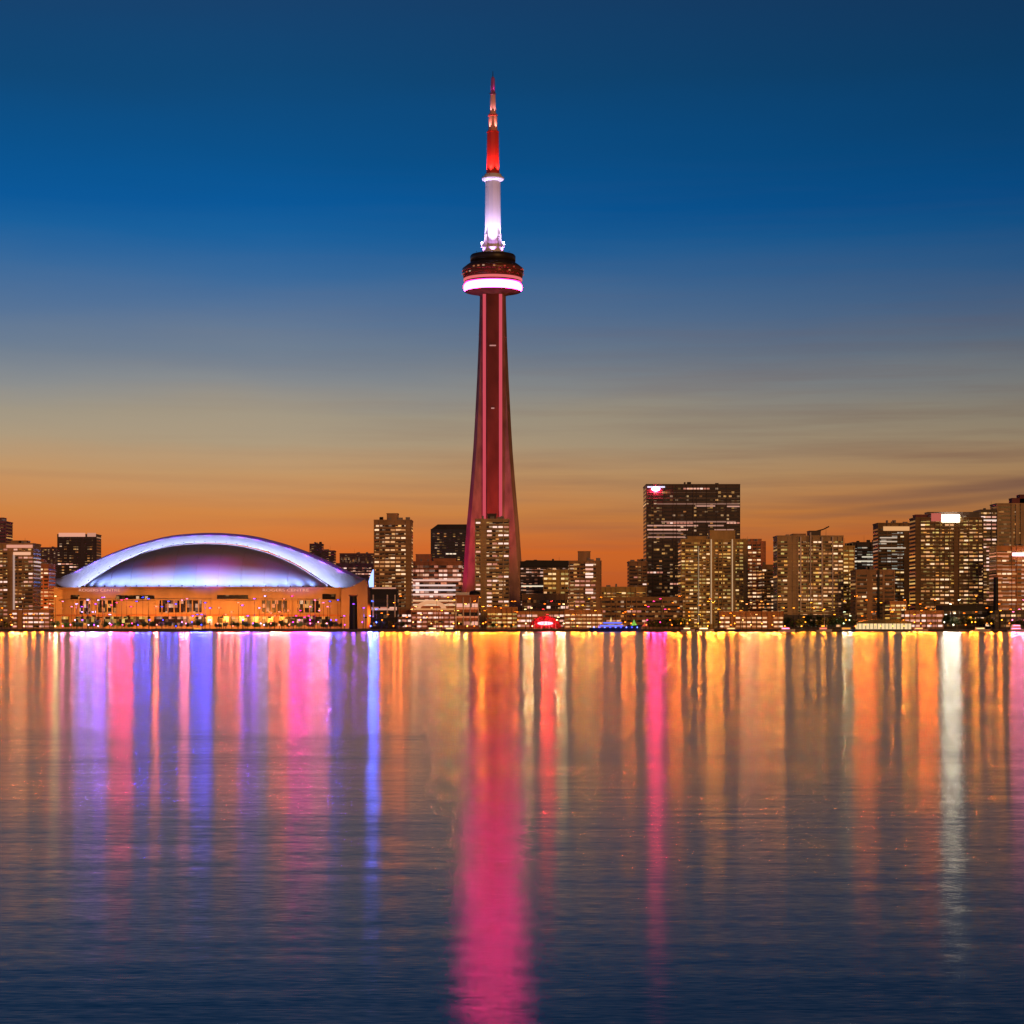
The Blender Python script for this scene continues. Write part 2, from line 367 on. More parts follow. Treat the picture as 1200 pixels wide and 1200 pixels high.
addbox(b, 'lit_parapet', None, 2250, 69, 100, 624.5, 629, mat_=emit('peach_parapet', (1, .45, .3), .8)); addbox(b, 'lit_parapet', None, 2250, 102.5, 112.5, 624.5, 629, mat_=emit('peach_parapet_b', (1, .45, .3), .6))
block('far_building', 'small dark purple rooftop block above the right slope of the stadium roof', 363, 377, 638, 2500, 'purple', 'few', 'peach', 2, slab=0)
block('far_building', 'lower purple rooftop block stepping down beside the small one over the stadium roof', 377, 391.5, 646, 2450, 'purple', 'few', 'peach', 3, slab=0)
block('far_building', 'wide dusky plum block behind the right tip of the stadium roof', 394, 440, 661, 2300, 'purple', 'peach', 'peach', 22, slab=0)
block('far_building', 'hazy mauve slab far behind, left of the twin-capped brown tower', 398, 440, 649, 3600, 'purple', 'few', 'peach', 0, slab=0, pier=0)
block('far_building', 'hazy mauve slab far behind, between far left tower and stadium', 36, 70, 642, 3600, 'purple', 'few', 'peach', 0, slab=0, pier=0)
# between the stadium and the tall spire
block('apartment_tower', 'slim brown apartment tower with a small square cap just right of the stadium', 438.5, 482, 610.5, 1650, 'brown', 'warm', 'warm', 44, zone=(.5, .95), pent=((453, 466, 602),))
b = block('boathouse', 'black roofed waterside house with white framed windows right of the stadium', 434, 466, 692, 1545, 'black', 'few', 'peach', 3, floor=6, bay=7, depth=14, slab=0, pier=0)
for x in (437.5, 454, 463): addbox(b, 'frame', 'pale', 1545, x - .7, x + .7, 697, 723)
addbox(b, 'lit_ledge', None, 1545, 436, 462, 713, 715, mat_=emit('ledge_glow', (1, .5, .35), .7)); addbox(b, 'lit_ledge', None, 1545, 436, 464, 688.5, 690, mat_=emit('ledge_glow_b', (1, .45, .3), .6))
b = block('office_building', 'mid-height office block with bright white and pink floor bands left of the tall spire', 481, 541, 659, 1760, 'rust', 'office', 'peach', 40, floor=3.7, slab=0, pier=.15, band_h=.55, pent=((487, 505, 650), (508, 534, 655)))
for y, c in ((679, (1, .6, .5)), (685, (1, .72, .66)), (690.5, (1, .8, .8)), (696, (1, .65, .55)), (703, (1, .55, .3)), (708, (1, .6, .35))):
    addbox(b, 'lit_floor_band', None, 1760, 483, 534 if y > 680 else 539, y, y + 1.9, mat_=emit('lit_floor', c, .85, False))
b = block('glass_tower', 'black glass tower with a chamfered roof edge behind the foot of the tall spire', 505, 552, 621, 2300, 'glassy', 'few', 'white', 6, slab=0, pier=.3)
D = 2300; o = b.location
MB().prism([(X(505, D) - o.x, Z(620.4, D) - o.z), (X(553, D) - o.x, Z(620.4, D) - o.z), (X(553, D) - o.x, Z(614.5, D) - o.z), (X(513, D) - o.x, Z(614.5, D) - o.z)], -1, 26).build('roof', M['black'], b)
b = block('waterside_house', 'red framed waterside house with white roof boxes left of the spire foot', 534, 561, 699, 1560, 'rust', 'few', 'peach', 3, floor=7, bay=6, depth=16, slab=0, pier=.5)
addbox(b, 'roof', 'white', 1560, 534, 550, 694, 699, 0, 12); D = 1560; o = b.location
MB().lathe([(4.6, Z(698.5, D) - o.z + 1.1), (4.6, Z(697, D) - o.z + 1), (3.6, Z(694.5, D) - o.z + 1), (.3, Z(693, D) - o.z + 1)], 20, (X(556, D) - o.x, 7)).build('dome', M['black'], b)
for x in (534.5, 543, 551, 560.5): addbox(b, 'frame', 'pale', D, x - .6, x + .6, 700, 733)
for y in (712, 722): addbox(b, 'lit_ledge', None, D, 535, 560, y, y + 2.2, -1.2, -.3, mat_=emit('red_ledge', (1, .28, .12), .6))
# low podium with a pale arch
b = block('low_building', 'low rust coloured terminal with a pale arched window left of the spire foot', 482, 533, 712, 1550, 'rust', 'warm', 'peach', 24, floor=3.4, depth=18, slab=0, pier=.3)
D = 1550; o = b.location
arc = [(X(505 + 18 * math.cos(a), D) - o.x, Z(713 - 9 * math.sin(a), D) - o.z) for a in [math.pi * k / 14 for k in range(15)]]
arc2 = [(X(505 + 12 * math.cos(a), D) - o.x, Z(713 - 5.5 * math.sin(a), D) - o.z) for a in [math.pi * k / 14 for k in range(14, -1, -1)]]
MB().prism(arc + arc2, -2.2, 6).build('arch', emit('arch_glow', (1, .45, .22), .75), b)
addbox(b, 'lit_cornice', None, D, 482, 533, 713, 715, -2.6, -1.2, mat_=emit('cornice_glow', (1, .42, .16), .65))
# in front of the spire
b = block('apartment_tower', 'brown apartment tower standing in front of the foot of the tall spire', 557, 596.5, 609.5, 1600, 'tan', 'warm', 'peach', 40, pent=((571, 581.5, 602.5, 'dark'),))
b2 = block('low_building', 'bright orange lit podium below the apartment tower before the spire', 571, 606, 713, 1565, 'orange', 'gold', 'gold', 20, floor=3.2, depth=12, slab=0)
# right of the spire
b = block('office_building', 'wide black roofed block with a lit yellow grid right of the tall spire', 610, 668, 659, 1850, 'dark', 'peach', 'warm', 20, slab=0, depth=30)
D = 1850; o = b.location
MB().prism([(X(609, D) - o.x, Z(664, D) - o.z), (X(669, D) - o.x, Z(664, D) - o.z), (X(669, D) - o.x, Z(657, D) - o.z), (X(617, D) - o.x, Z(656.5, D) - o.z), (X(611, D) - o.x, Z(659, D) - o.z)], -2, 32).build('roof', M['black'], b)
addbox(b, 'lit_floor_band', None, D, 611, 640, 686.2, 687.6, mat_=emit('band_glow', (1, .85, .6), 1.0))
block('parking_house', 'yellow lit grid front building tucked left of the small capped tower', 637, 667, 669, 1800, 'gold', 'gold', 'gold', 60, floor=4.2, bay=4, slab=.5, depth=20)
block('low_building', 'brown low hall right of the spire foot with a thin pink neon line', 612, 668, 697, 1700, 'brown', 'few', 'peach', 4, floor=5, slab=0)
b = block('apartment_tower', 'short brown tower with small square cap and stacked lit stair windows right of the spire', 667, 704.5, 658.5, 1610, 'brown', 'warm', 'peach', 18, pent=((678, 692, 646.5),), slab=.5)
for y in (661, 666, 671.5, 675, 690, 693.5): addbox(b, 'lit_stair_window', None, 1610, 686, 695, y, y + 2.2, -1.1, -.3, mat_=LIT['peach'][1 if y % 2 > .5 else 0])
block('low_building', 'orange lit podium under the short capped tower', 662, 706, 716, 1575, 'orange', 'gold', 'warm', 26, floor=3, depth=12, slab=0)
block('low_building', 'long brown shed left of the big black slab', 704, 800, 701, 1680, 'brown', 'few', 'peach', 8, floor=4, slab=0, depth=20)
block('low_building', 'yellow lit rooms on a low roof between the capped tower and black slab', 705, 757, 689, 1760, 'gold', 'gold', 'gold', 30, floor=3.6, slab=0, depth=20)
block('apartment_tower', 'small dark brown tower close to the left side of the black slab', 737, 758, 659, 1900, 'brown', 'few', 'peach', 8, pent=((748, 754, 656),))
# the big black slab
b = block('office_tower', 'biggest building right of the spire, a broad black slab with a small glowing emblem', 757.5, 867, 568.5, 1950, 'dark', 'few', 'peach', 60, floor=3.7, bay=3.2, depth=45, slab=0, pier=.22, zone=(.05, .75), dense=(2, 3, 5, 8))
for i, (y, a, c, L) in enumerate(((590.5, 770, 866, .35), (593, 815, 838, .8), (593.5, 852, 867, .9), (611.5, 775, 862, .5), (616, 758.5, 818, .9), (616, 830, 848, .7), (620.8, 758.5, 806, 1.3), (621, 837, 860, .7), (625, 760, 800, .35), (629.5, 759, 803, .7), (640, 796, 812, .6))):
    addbox(b, 'lit_floor_band', None, 1950, a, c, y - .8, y + .7, -.42, -.14, mat_=emit('slab_floor_glow', (1, .50, .36), L * .7, False))
for y in (577, 583.5): addbox(b, 'ledge', 'grey', 1950, 758, 866.5, y, y + .6, -.7, -.3)
em = addbox(b, 'emblem_bar', None, 1950, 758.5, 779, 570, 571.6, -2.2, -1.2, mat_=emit('emblem_white', (.8, .75, 1), 1.3)); em['label'] = 'thin glowing white bar of the emblem'
D = 1950; o = b.location
rd = MB(); cc = (X(768.3, D) - o.x, Z(573.2, D) - o.z)
rd.prism([(cc[0] + 4.2 * math.cos(a), cc[1] + 2.2 * math.sin(a)) for a in [math.tau * k / 8 for k in range(8)]], -3.2, -2.3)
rd.build('emblem_roundel', emit('emblem_red', (1, .03, .09), 150, True), b)
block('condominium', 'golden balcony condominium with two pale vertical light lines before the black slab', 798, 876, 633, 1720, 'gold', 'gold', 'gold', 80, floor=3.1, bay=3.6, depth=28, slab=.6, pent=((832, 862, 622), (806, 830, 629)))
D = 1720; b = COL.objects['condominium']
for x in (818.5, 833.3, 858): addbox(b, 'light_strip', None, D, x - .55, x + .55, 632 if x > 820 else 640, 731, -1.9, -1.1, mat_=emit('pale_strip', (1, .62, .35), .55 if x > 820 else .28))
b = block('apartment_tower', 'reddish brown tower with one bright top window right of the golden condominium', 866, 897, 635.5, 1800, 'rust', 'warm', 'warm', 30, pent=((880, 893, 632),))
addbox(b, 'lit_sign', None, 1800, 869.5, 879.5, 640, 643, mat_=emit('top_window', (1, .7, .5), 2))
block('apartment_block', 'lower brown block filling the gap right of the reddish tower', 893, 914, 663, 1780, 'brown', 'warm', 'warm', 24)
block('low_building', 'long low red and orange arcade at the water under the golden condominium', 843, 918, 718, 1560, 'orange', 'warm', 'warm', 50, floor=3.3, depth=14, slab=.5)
# right hand group
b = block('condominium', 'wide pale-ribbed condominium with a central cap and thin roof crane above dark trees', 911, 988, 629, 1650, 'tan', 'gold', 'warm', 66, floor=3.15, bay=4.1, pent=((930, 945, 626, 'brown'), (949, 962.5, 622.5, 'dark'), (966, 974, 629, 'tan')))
D = 1650; o = b.location
for x in (938, 949.5, 963, 975.5): addbox(b, 'rib', 'pale', D, x - .8, x + .8, 629 if x != 949.5 else 624, 716, -2.0, -1.0)
MB().tube([(X(958, D) - o.x, 6, Z(622, D) - o.z), (X(966, D) - o.x, 6, Z(620, D) - o.z), (X(973, D) - o.x, 6, Z(616.5, D) - o.z)], .5).build('crane_arm', M['black'], b)
block('apartment_block', 'narrow golden wing with a bright white roof window right of the pale-ribbed condominium', 988, 1001, 641, 1670, 'gold', 'gold', 'gold', 22)
b = block('office_building', 'dark green block with two thin white floor lines between the condominium and stepped tower', 999, 1031, 636.5, 1950, 'dark', 'white', 'white', 22, slab=0)
for y in (652, 657): addbox(b, 'lit_floor_band', None, 1950, 1003 if y > 655 else 1010, 1029, y, y + 1.3, mat_=emit('white_line', (1, .88, .66), .8, False))
block('hotel_building', 'plain brown mid-rise split by a dark vertical seam behind the dark trees', 1003, 1048, 669, 1620, 'brown', 'few', 'warm', 5, floor=3.4, slab=.3, pier=.6)
addbox(COL.objects['hotel_building'], 'seam', 'black', 1620, 1028, 1030.4, 668, 724, -1.8, -.9)
b = block('office_tower', 'stepped tower with a glowing tan parapet left of the tallest right hand block', 1029, 1075, 614, 1850, 'olive', 'white', 'gold', 60, zone=(0, .6), slab=.4)
addbox(b, 'lit_parapet', None, 1850, 1035, 1071, 617, 622, mat_=emit('tan_parapet', (1, .5, .2), .75))
for y in (629.5, 634, 641.5): addbox(b, 'lit_floor_band', None, 1850, 1031, 1061 + (y > 640) * 0 - (y < 635) * 10, y, y + 1.4, mat_=emit('cream_line', (1, .75, .55), .6, False))
b = block('office_tower', 'large dark tower on the right with a glowing white rooftop sign', 1073, 1152, 607.5, 1700, 'olive', 'gold', 'warm', 90, floor=3.3, bay=4.2, slab=.4, pent=((1074, 1089, 603.5, 'maroon'), (1088, 1149, 600.5, 'dark')))
s = addbox(b, 'lit_sign', None, 1700, 1103.5, 1124, 603.5, 611.5, -1.6, -.8, mat_=emit('white_sign_glow', (1, .88, .60), 26, True)); s['label'] = 'glowing white rooftop sign panel'
addbox(b, 'sign_surround', None, 1700, 1091, 1102.5, 601.5, 611, -1.5, -.8, mat_=emit('pink_surround', (1, .22, .16), .5))
b = block('office_tower', 'narrow dark wing with a bright floor line right of the white sign tower', 1149, 1168, 598.5, 1760, 'dark', 'warm', 'peach', 34, slab=0)
addbox(b, 'lit_floor_band', None, 1760, 1150, 1167.5, 609, 610.4, mat_=emit('white_floor_line', (1, .8, .7), 1.0, False))
block('apartment_tower', 'tall vertically ribbed tan tower cut by the right edge', 1168, 1222, 591, 1900, 'tan', 'few', 'warm', 4, floor=4, slab=0, pier=1.3, bay=5, pent=((1187, 1215, 584, 'maroon'), (1196, 1215, 580, 'maroon')))
b = block('office_building', 'orange lit office front with a pinkish white sign at the right edge', 1168, 1215, 641, 1660, 'orange', 'office', 'warm', 60, floor=3.6, slab=0, pier=.3)
s = addbox(b, 'lit_sign', None, 1660, 1186, 1206, 648, 651.5, mat_=emit('rose_sign', (1, .45, .5), 7)); s['label'] = 'pinkish white sign panel'
block('low_building', 'pink lit low house with peach walls under the white sign tower', 1060, 1105, 717, 1560, 'orange', 'peach', 'peach', 28, floor=4, depth=12, slab=0)
block('low_building', 'small orange lit box building left of the pink lit house', 1043, 1062, 706, 1600, 'orange', 'gold', 'gold', 10, slab=0)
block('warehouse', 'long black flat-roofed shed behind the trees under the white sign tower', 1105, 1166, 711, 1600, 'black', 'few', 'warm', 3, floor=5, slab=0, pier=0)
block('low_building', 'low dark market hall along the shore at the right edge', 1166, 1215, 717, 1570, 'dark', 'few', 'warm', 6, floor=4, slab=0, depth=14)
block('low_building', 'low dark hall behind the trees beneath the pale-ribbed condominium', 918, 1004, 722, 1590, 'dark', 'few', 'warm', 6, floor=4, slab=0, depth=14)
block('low_building', 'rust coloured annex at the water between the boathouse and arched terminal', 464, 484, 716, 1570, 'rust', 'peach', 'peach', 8, floor=4, slab=0, depth=14)
block('low_building', 'orange lit hall between the spire podium and red arch', 604, 668, 718, 1600, 'orange', 'peach', 'peach', 34, floor=4, slab=.4, depth=14)
# slim dark chimneys
def chimney(label, x, y, D, r, name='chimney'):
    c = thing(name, label, 'chimney' if name == 'chimney' else 'silo', (X(x, D), D, GZ)); H = Z(y, D) - GZ
    MB().lathe([(r * 1.1, 0), (r, H * .5), (r * .9, H - 1)], 16).build('shaft', M['black'], c)
    MB().lathe([(r * 1.12, H - 1), (r * 1.15, H)], 16).build('rim', M['rust'], c)
chimney('slim black chimney right of the white sign tower', 1167, 675, 1590, 2.0)
chimney('stout dark round silo with a domed head at the right end of the stadium', 414, 697, 1540, 3.0, 'silo')

# ---------------------------------------------------------------- stadium
SD = 1800.0; K = SD / F
st = thing('domed_stadium', 'huge domed stadium with a glowing white and violet arched roof over orange concrete', 'stadium', (X(243, SD), SD, GZ))
ZB = Z(689, SD) - GZ
OUT = [(0, 66.5), (26, 65.2), (52, 62.6), (95, 51), (129, 38), (150, 27.5), (167, 18), (178, 12.8), (186, 10.6)]
OUT2 = [(0, 62.6), (26, 61.4), (52, 58.6), (95, 46.8), (129, 33.5), (150, 23), (165, 15), (178, 10.6), (186, 10.2)]
INN = [(0, 53), (22, 52.2), (43, 49.8), (72, 42.5), (97, 32), (110, 25), (128, 13.5), (142, 4)]
def interp(P, x):
    x = abs(x)
    for (a, b), (c, d) in zip(P, P[1:]):
        if x <= c: 
            t = (x - a) / (c - a); return b + (d - b) * t
    return P[-1][1]
def smooth_prof(P, n, xe):
    # sample by smoothed interpolation
    out = []
    for i in range(-n, n + 1):
        x = xe * math.sin(math.pi / 2 * i / n)
        h = sum(interp(P, min(xe, abs(x) + d)) if abs(x) + d <= xe else interp(P, xe) for d in (-14, -10, -5, 0, 5, 10, 14)) / 7 if abs(x) < xe - 14 else interp(P, x)
        out.append((x * K, h * K))
    return out
n = 48
o_ = smooth_prof(OUT, n, 186); o2_ = smooth_prof(OUT2, n, 186); i_ = smooth_prof(INN, n, 142)
dip = []
for k, (x, z) in enumerate(o2_): pass
# lower edge of the front fascia: inner arch, then a canoe shaped heel out to the tip
low = []
for (x, z) in o2_:
    a = abs(x) / K
    if a <= 138: h = interp(INN, a)
    elif a <= 150: h = interp(INN, 138) + (a - 138) / 12 * (0 - interp(INN, 138))
    elif a <= 166: h = 0
    else: h = (a - 166) / 20 * 10.0
    low.append((x, h * K))
rows = [[(x, -3 + 10 * t, ZB + lz + (uz - lz) * t) for (x, lz), (_, uz) in zip(low, o2_)] for t in (0, .25, .5, .75, 1)]
MB().grid(rows).build('roof_arch', M['roofw'], st, smooth=True)
rows = [[(x, 7 + 18 * t, ZB + uz + (oz - uz) * t) for (x, uz), (_, oz) in zip(o2_, o_)] for t in (0, .4, .75, 1)]
rows += [[(x, 25 + 60 * t, ZB + oz * (1 - .12 * t)) for (x, oz) in o_] for t in (.3, .6, 1)]
vo = MB().grid(rows).build('roof_vault', mat('violet_lit_roof_edge', (.40, .36, .50), .5, vary=.06, scale=.04), st, smooth=True)  # white roof; the violet of its lighting is put into the colour
# heel under the arch ends
for s in (-1, 1):
    xs = [(s * a * K, h * K) for a, h in ((136, 4.2), (142, .6), (150, -.4), (166, -.2), (176, 4), (186, 10))]
    MB().grid([[(x, -3.2, ZB + z) for x, z in xs], [(x, 14, ZB + z - .5) for x, z in xs]]).build('arch_heel', M['roofw'], st)
# the front quarter dome
hx, hz, hy = 141 * K, 51.5 * K, 62
rows = []
for j in range(0, 25):
    ph = math.pi / 2 * j / 24                     # 0 at the rim, 90 deg at the crown
    row = []
    for i in range(0, 49):
        th = math.pi * i / 48
        x = -hx * math.cos(th)            # each slice follows the arch it meets
        I_ = sum(interp(INN, min(142, abs(x) / K + d)) for d in (-6, -3, 0, 3, 6)) / 5 * K - 1.2
        y = -5 - hy * math.sin(th) * math.cos(ph)
        row.append((x, y, ZB + max(.02, I_) * math.sin(ph)))
    rows.append(row)
MB().grid(rows).build('front_dome', M['roofw'], st, smooth=True)
# thin rib along the arch: a light line lies in its gutter
arcp = [Vector((x, -9, ZB + z - 1.3)) for x, z in i_]
MB().tube(arcp, .55, 6).build('light_line', emit('lilac_line', (.62, .55, 1), 1.2), st)
# panel seams on the arch and the dome
for k in range(-6, 7):
    x = k * 13 * K * 1.6
    a = abs(x) / K
    lo_, hi_ = interp(INN, a) if a < 138 else 0, interp(OUT2, a)
    if a < 160: MB().box(x - .12, x + .12, -3.1, -2.7, 0, .01).build
# drum of the stadium
RX, RY = 152.0, 92.0
def el(a, off=0): return ((RX + off) * math.cos(a), 22 + (RY + off) * math.sin(a))
def drum(m, a0, a1, z0, z1, off, thick=1.0, n=24):
    """curved piece on the drum between two angles; angles in degrees, 270 faces the lake"""
    A = [R(a0 + (a1 - a0) * i / n) for i in range(n + 1)]
    p = [el(a, off) for a in A]; q_ = [el(a, off - thick) for a in A]
    m.grid([[(x, y, z0) for x, y in p], [(x, y, z1) for x, y in p]])
    m.grid([[(x, y, z1) for x, y in p], [(x, y, z1) for x, y in q_]])
    m.grid([[(x, y, z0) for x, y in q_], [(x, y, z0) for x, y in p]])
    m.box(p[0][0] - .2, p[0][0] + .2, p[0][1], p[0][1] + 1, z0, z1); m.box(p[-1][0] - .2, p[-1][0] + .2, p[-1][1], p[-1][1] + 1, z0, z1)
    return m
drum(MB(), 170, 370, 0, ZB - .3, -1.5, 2, 80).build('wall', M['stad'], st)
drum(MB(), 172, 368, ZB - 1.6, ZB - .2, 1.2, 3, 80).build('roof_rim', M['stad'], st)
MB().grid([[(*el(R(172 + 196 * i / 60), 0), ZB - .25) for i in range(61)], [(*el(R(172 + 196 * i / 60), -60), ZB - .25) for i in range(61)]]).build('roof_deck', M['stad'], st)
drum(MB(), 172, 368, ZB - 11.8, ZB - 10.9, .8, 2, 80).build('ledge', M['stad'], st)
drum(MB(), 172, 368, 11.2, 12.2, 2.4, 5, 80).build('canopy', M['rust'], st)
def ang(px):   # angle of a point on the drum's lake side seen at that column
    x = (px - 243) * K
    return math.degrees(-math.acos(max(-1, min(1, x / RX)))) % 360
for x0, x1, z0, z1, mm in ((151, 196, ZB - 10.7, ZB - 7.6, 'few'), (268, 302, ZB - 10.6, ZB - 7.4, 'few'), (384, 398, ZB - 10.6, ZB - 6.0, 'few'), (93, 104, ZB - 10.6, ZB - 7, 'few'),
                           (104, 118, 13, 26.5, 'peach'), (128, 150, 14, 25, 'warm'), (202, 250, 14, 25.5, 'peach'), (318, 345, 14, 25.5, 'peach'), (357, 382, 14, 26, 'warm'), (66, 90, 4, 10.5, 'gold'),
                           (100, 130, 3, 10.5, 'gold'), (136, 190, 3, 10.5, 'gold'), (196, 262, 3, 10.5, 'peach'), (268, 330, 3, 10.5, 'gold'), (336, 392, 3, 10.5, 'warm')):
    drum(MB(), ang(x0), ang(x1), z0, z1, -.9, .5, 10).build('window_band', PAL[mm], st)
for px in list(range(98, 152, 6)) + list(range(198, 268, 7)) + list(range(304, 384, 6)):
    a = R(ang(px)); x, y = el(a, -.9)
    MB().box(x - .45, x + .45, y - .9, y + .3, 12.3, ZB - 11.9).build('pier', M['stad'], st)
for x0, x1 in ((152, 197), (271, 312), (392, 408)):   # smooth blank wall panels
    drum(MB(), ang(x0), ang(x1), 13, ZB - 12.2, .1, 1.5, 10).build('wall_panel', M['stad'], st)
# seams between the roof panels of the dome
for k in range(-5, 6):
    u = k / 5.6; x = u * hx; th = math.acos(-u); I_ = sum(interp(INN, min(142, abs(x) / K + d)) for d in (-6, -3, 0, 3, 6)) / 5 * K - 1.2
    MB().tube([(x, -5.1 - hy * math.sin(th) * math.cos(p_), ZB + I_ * math.sin(p_) + .1) for p_ in [math.pi / 2 * j / 12 for j in range(13)]], .16, 4).build('roof_seam', M['grey'], st)
bx_ = [((a - 243) * K, ZB + h * K) for a, h in ((404, -2), (418, 1), (426, 6), (431, 9), (434, 4), (435, -6))]
MB().prism([((404 - 243) * K, 0)] + [((435 - 243) * K, 0)] + list(reversed(bx_)), -38, -8).build('corner_block', M['stad'], st)
MB().prism([((56 - 243) * K, 0), ((88 - 243) * K, 0), ((88 - 243) * K, ZB - 2), ((70 - 243) * K, ZB + 1), ((60 - 243) * K, ZB + 5), ((56 - 243) * K, ZB)], -30, -8).build('corner_block', M['stad'], st)
# rooftop letters along the rim
def sign_text(body, x0, x1, z, size, parent, m, yoff):
    cu = bpy.data.curves.new('letters', 'FONT'); cu.body = body; cu.size = size; cu.extrude = .15; cu.align_x = 'CENTER'
    tmp = bpy.data.objects.new('tmp', cu); COL.objects.link(tmp)
    bpy.context.view_layer.update()
    me = bpy.data.meshes.new_from_object(tmp.evaluated_get(bpy.context.evaluated_depsgraph_get()))
    bpy.data.objects.remove(tmp)
    xs = [v.co.x for v in me.vertices]; wd = max(xs) - min(xs)
    sx_ = (x1 - x0) / wd
    for v in me.vertices: v.co = Vector((v.co.x * sx_, -v.co.z, v.co.y))
    me.materials.clear(); me.materials.append(m)
    o = link('sign_letters', me, parent, ((x0 + x1) / 2, yoff, z)); return o
lm = emit('sign_letter_glow', (1, .45, .32), .9)
for a, c in ((321, 375), (105, 153)):
    yy = min(el(R(ang(a)), 1.5)[1], el(R(ang(c)), 1.5)[1], el(R(ang((a + c) / 2)), 1.5)[1]) - .6
    s = sign_text('ROGERS CENTRE', (a - 243) * K * .965, (c - 243) * K * .965, ZB - 4.2, 3.5, st, lm, yy); s['label'] = 'glowing pinkish letters on the rim'
# rim floodlights washing the roof
for i in range(21):
    u = -1 + 2 * (i + .5) / 21
    x = u * (hx - 2); dep = math.sqrt(1 - u * u * .97)
    y = -15 - hy * dep
    f = MB().box(-.6, .6, -.4, .4, 0, .9).box(-.1, .1, -.1, .1, -.4, 0).build('roof_floodlight', M['black'], st, (x, y, ZB + .1))
    hue = (.30, .44, 1)
    lamp('roof_beam', 'SPOT', 30000, hue, (x, y, ZB + 1.3), (x * .9, -5 - hy * dep * .6, ZB + 26), st, 120, .9, .5)
# a row of small lilac floodlights in the gutter between dome and arch
for i in range(25):
    u = -1 + 2 * (i + .5) / 25
    x = u * (hx + 10); px_ = abs(x) / K
    if px_ < 136:
        dep = hy * math.sqrt(max(.02, 1 - (x / hx) ** 2)); iz = interp(INN, px_) * K
        zz = iz * math.sqrt(max(0, 1 - min(1, 9 / dep) ** 2)) + 1.3; yy = -14
    else: zz = 1.2; yy = -14
    zm = (interp(INN, min(142, px_)) + interp(OUT2, px_)) / 2 * K
    MB().box(-.4, .4, -.3, .3, -.8, 0).build('arch_floodlight', M['black'], st, (x, yy, ZB + zz))
    lamp('arch_beam', 'SPOT', 32000, (.50, .58, 1), (x, yy, ZB + zz + .3), (x * 1.02, 3, ZB + zm + 2), st, 140, .9, .5)
for i in range(17):
    u = -1 + 2 * (i + .5) / 17; x = u * 165 * K; a = abs(x) / K
    lamp('vault_beam', 'SPOT', 5000, (.22, .06, 1) if x < 0 else (.36, .05, 1), (x, 3, ZB + interp(OUT2, a) * K + 2.6), (x, 22, ZB + interp(OUT, a) * K - 1), st, 150, .9, .4)
# orange floods that wash the concrete from lighting masts on the plaza
def flood_mast(label, px, D, hgt, hue, power, aim, group, head=(2.2, 1.1), L=12):
    m = thing('flood_or_streak_mast', label, 'floodlight', (X(px, D), D, GZ), group)
    MB().lathe([(.22, 0), (.14, hgt)], 8).build('mast', M['black'], m)
    MB().box(-head[0] / 2, head[0] / 2, -.2, .3, hgt, hgt + head[1]).build('housing', M['black'], m)
    MB().box(-head[0] / 2 + .1, head[0] / 2 - .1, .3, .36, hgt + .1, hgt + head[1] - .1).build('lens', glow(hue, L), m)
    lamp('beam', 'SPOT', power, HUE[hue], (0, .8, hgt + head[1] / 2), Vector(aim) - m.location, m, 58, .9, .4)
for i in range(14):
    px = 62 + i * 28.2
    flood_mast('orange floodlight mast on the plaza in front of the stadium', px, 1678, 9, 'sodium', 122000, (X(px, SD) * .98, SD - 70, 13), 'orange floodlight masts before the stadium')

for px, aimx, aimz, hue, pw, sz_, nm in ((150, 200, 90, (1, .01, .16), 420000, 34, 'magenta'), (262, 250, 92, (1, .01, .10), 640000, 34, 'magenta'), (330, 296, 90, (1, .01, .16), 420000, 34, 'magenta'),
                               (110, 130, 92, (.08, .11, 1), 720000, 46, 'violet'), (240, 243, 104, (.08, .11, 1), 720000, 46, 'violet'), (368, 352, 92, (.10, .08, 1), 720000, 46, 'violet')):
    m = thing('flood_or_streak_mast', nm + ' floodlight mast before the stadium, ' + {150: 'left of centre', 262: 'at the centre', 330: 'right of centre', 110: 'near the left end', 240: 'in the middle', 368: 'near the right end'}[px], 'floodlight', (X(px, 1650), 1650, GZ))
    MB().lathe([(.22, 0), (.14, 10)], 8).build('mast', M['black'], m); MB().box(-1.2, 1.2, -.2, .3, 10, 11.2).build('housing', M['black'], m)
    lamp('beam', 'SPOT', pw, hue, (0, .8, 10.6), Vector((X(aimx, SD), SD - 20, aimz)) - m.location, m, sz_, 1, .4)

# ---------------------------------------------------------------- the tall spire
TD = 2000.0; TX = X(577.6, TD); T = TD / F
tw = thing('observation_tower', 'very tall tapering observation tower lit red and white with a round pod', 'tower', (TX, TD, GZ))
def tz(y): return Z(y, TD) - GZ
# hexagonal core
zc = tz(345)
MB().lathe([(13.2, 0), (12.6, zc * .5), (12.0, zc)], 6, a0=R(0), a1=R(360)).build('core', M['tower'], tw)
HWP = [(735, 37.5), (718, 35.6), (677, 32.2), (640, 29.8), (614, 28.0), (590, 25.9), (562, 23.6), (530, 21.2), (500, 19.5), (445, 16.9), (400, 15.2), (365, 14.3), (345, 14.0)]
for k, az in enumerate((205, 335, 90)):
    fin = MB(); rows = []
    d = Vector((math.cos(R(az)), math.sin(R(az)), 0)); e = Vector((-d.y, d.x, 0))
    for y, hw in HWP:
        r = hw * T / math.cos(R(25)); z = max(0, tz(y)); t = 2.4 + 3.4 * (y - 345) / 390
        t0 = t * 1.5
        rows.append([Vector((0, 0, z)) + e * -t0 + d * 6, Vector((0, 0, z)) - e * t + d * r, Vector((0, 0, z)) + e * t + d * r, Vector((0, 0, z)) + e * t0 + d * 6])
    fin.grid(rows); fin.build('leg', M['tower'], tw)
